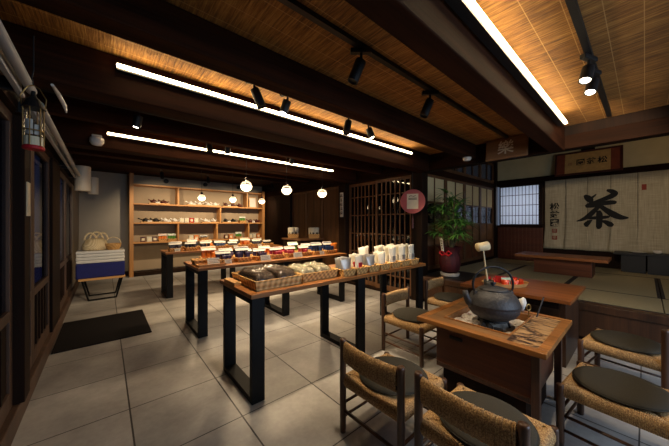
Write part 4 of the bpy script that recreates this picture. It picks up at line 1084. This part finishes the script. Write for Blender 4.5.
for p, a, f in tips:
    el = rp.uniform(.2, .9); ln = rp.uniform(.10,.2); q = p+Vector((math.cos(a)*math.cos(el), math.sin(a)*math.cos(el), math.sin(el)))*ln
    if q.y > .3: q.y = .3
    tube(bm, [p, q], .003, 4); dirv = (q-p).normalized(); side = dirv.cross(Vector((0,0,1))).normalized()
    nl = rp.randint(8, 11)
    for j in range(nl):
        th = R(-80+160*j/(nl-1)); d = (dirv*math.cos(th)+side*math.sin(th)).normalized(); L = rp.uniform(.24,.36)*(1-.15*abs(th)); w = .015
        prev = None; sp = d.cross(Vector((0,0,1))).normalized()
        for s_ in range(6):
            fs = s_/5; c = q+d*L*fs+Vector((0,0,-.16*L*fs*fs*2.6)); c.y = min(c.y, .37); ww = w*(math.sin(PI*(.12+.85*fs)))+.0008
            v1, v2 = bm.verts.new(c+sp*ww), bm.verts.new(c-sp*ww)
            if prev: bm.faces.new((prev[0], v1, v2, prev[1]))
            prev = (v1, v2)
obj('foliage', bm, 'leaf', t)
bm = BM(); box(bm, -.004,0,-.045,.045,0,.20); o = obj('gift_tag', bm, 'white_paper', t, loc=(-.21,.02,.40)); o.rotation_euler = (0,R(-8),R(-35))
bm = BM(); 
for k_ in range(4): box(bm, -.0065,-.0045,-.02+.006*(k_%2),.02-.006*((k_+1)%2),.035+.037*k_,.055+.037*k_)
obj('tag_writing', bm, 'ink', t, loc=(-.21,.02,.40)).rotation_euler = (0,R(-8),R(-35))

t = thing('added_fill_lamp', 'added unseen paper lamp brightening the tatami room', 'lamp', (6.3,-1.15,2.75))  # lamp added out of view to lift the dark plaster
bm = BM(); box(bm, -.22,.22,-.22,.22,-.12,.12); obj('paper_shade', bm, 'fill_shade', t, bevel=.01)
bm = BM(); box(bm, -.01,.01,-.01,.01,.122,.55); obj('stem', bm, 'post', t)
# ------------------------------------------------------------------ lights, world, camera
def area(p, to, e, sx, sy, col):
    l = bpy.data.lights.new('daylight', 'AREA'); l.shape = 'RECTANGLE'; l.size = sx; l.size_y = sy; l.energy = e; l.color = col
    o = bpy.data.objects.new('daylight', l); COL.objects.link(o); o.location = p; o.rotation_euler = (Vector(to)-Vector(p)).to_track_quat('-Z','Y').to_euler(); return o
area((2.3,YF-.25,1.5), (2.0,1.5,-.6), 70, 2.4, 1.7, (.62,.78,1))           # daylight through the shop front behind the viewer
area((8.6,2.0,1.8), (7.9,2.0,1.8), 9, 1.2, 1.2, (.75,.82,1))           # daylight on the paper window
wd = bpy.data.worlds.new('world'); S.world = wd; wd.use_nodes = True
bg = wd.node_tree.nodes['Background']; bg.inputs['Color'].default_value = (.22,.27,.38,1); bg.inputs['Strength'].default_value = .28

cam = bpy.data.cameras.new('camera'); cam.sensor_width = 36; cam.lens = 267/669*36; cam.clip_start = .05
co = bpy.data.objects.new('camera', cam); COL.objects.link(co); co.location = (0,0,1.38)
co.rotation_euler = (R(90), 0, math.atan2(310.5,267)-R(90)); S.camera = co
S.view_settings.view_transform = 'Standard'; S.view_settings.look = 'None'; S.view_settings.exposure = .45; S.view_settings.gamma = 1
S.view_settings.use_curve_mapping = False
S.cycles.max_bounces = 8; S.cycles.diffuse_bounces = 4; S.cycles.glossy_bounces = 3; S.cycles.transparent_max_bounces = 12
S.cycles.caustics_reflective = False; S.cycles.caustics_refractive = False; S.cycles.sample_clamp_indirect = 4
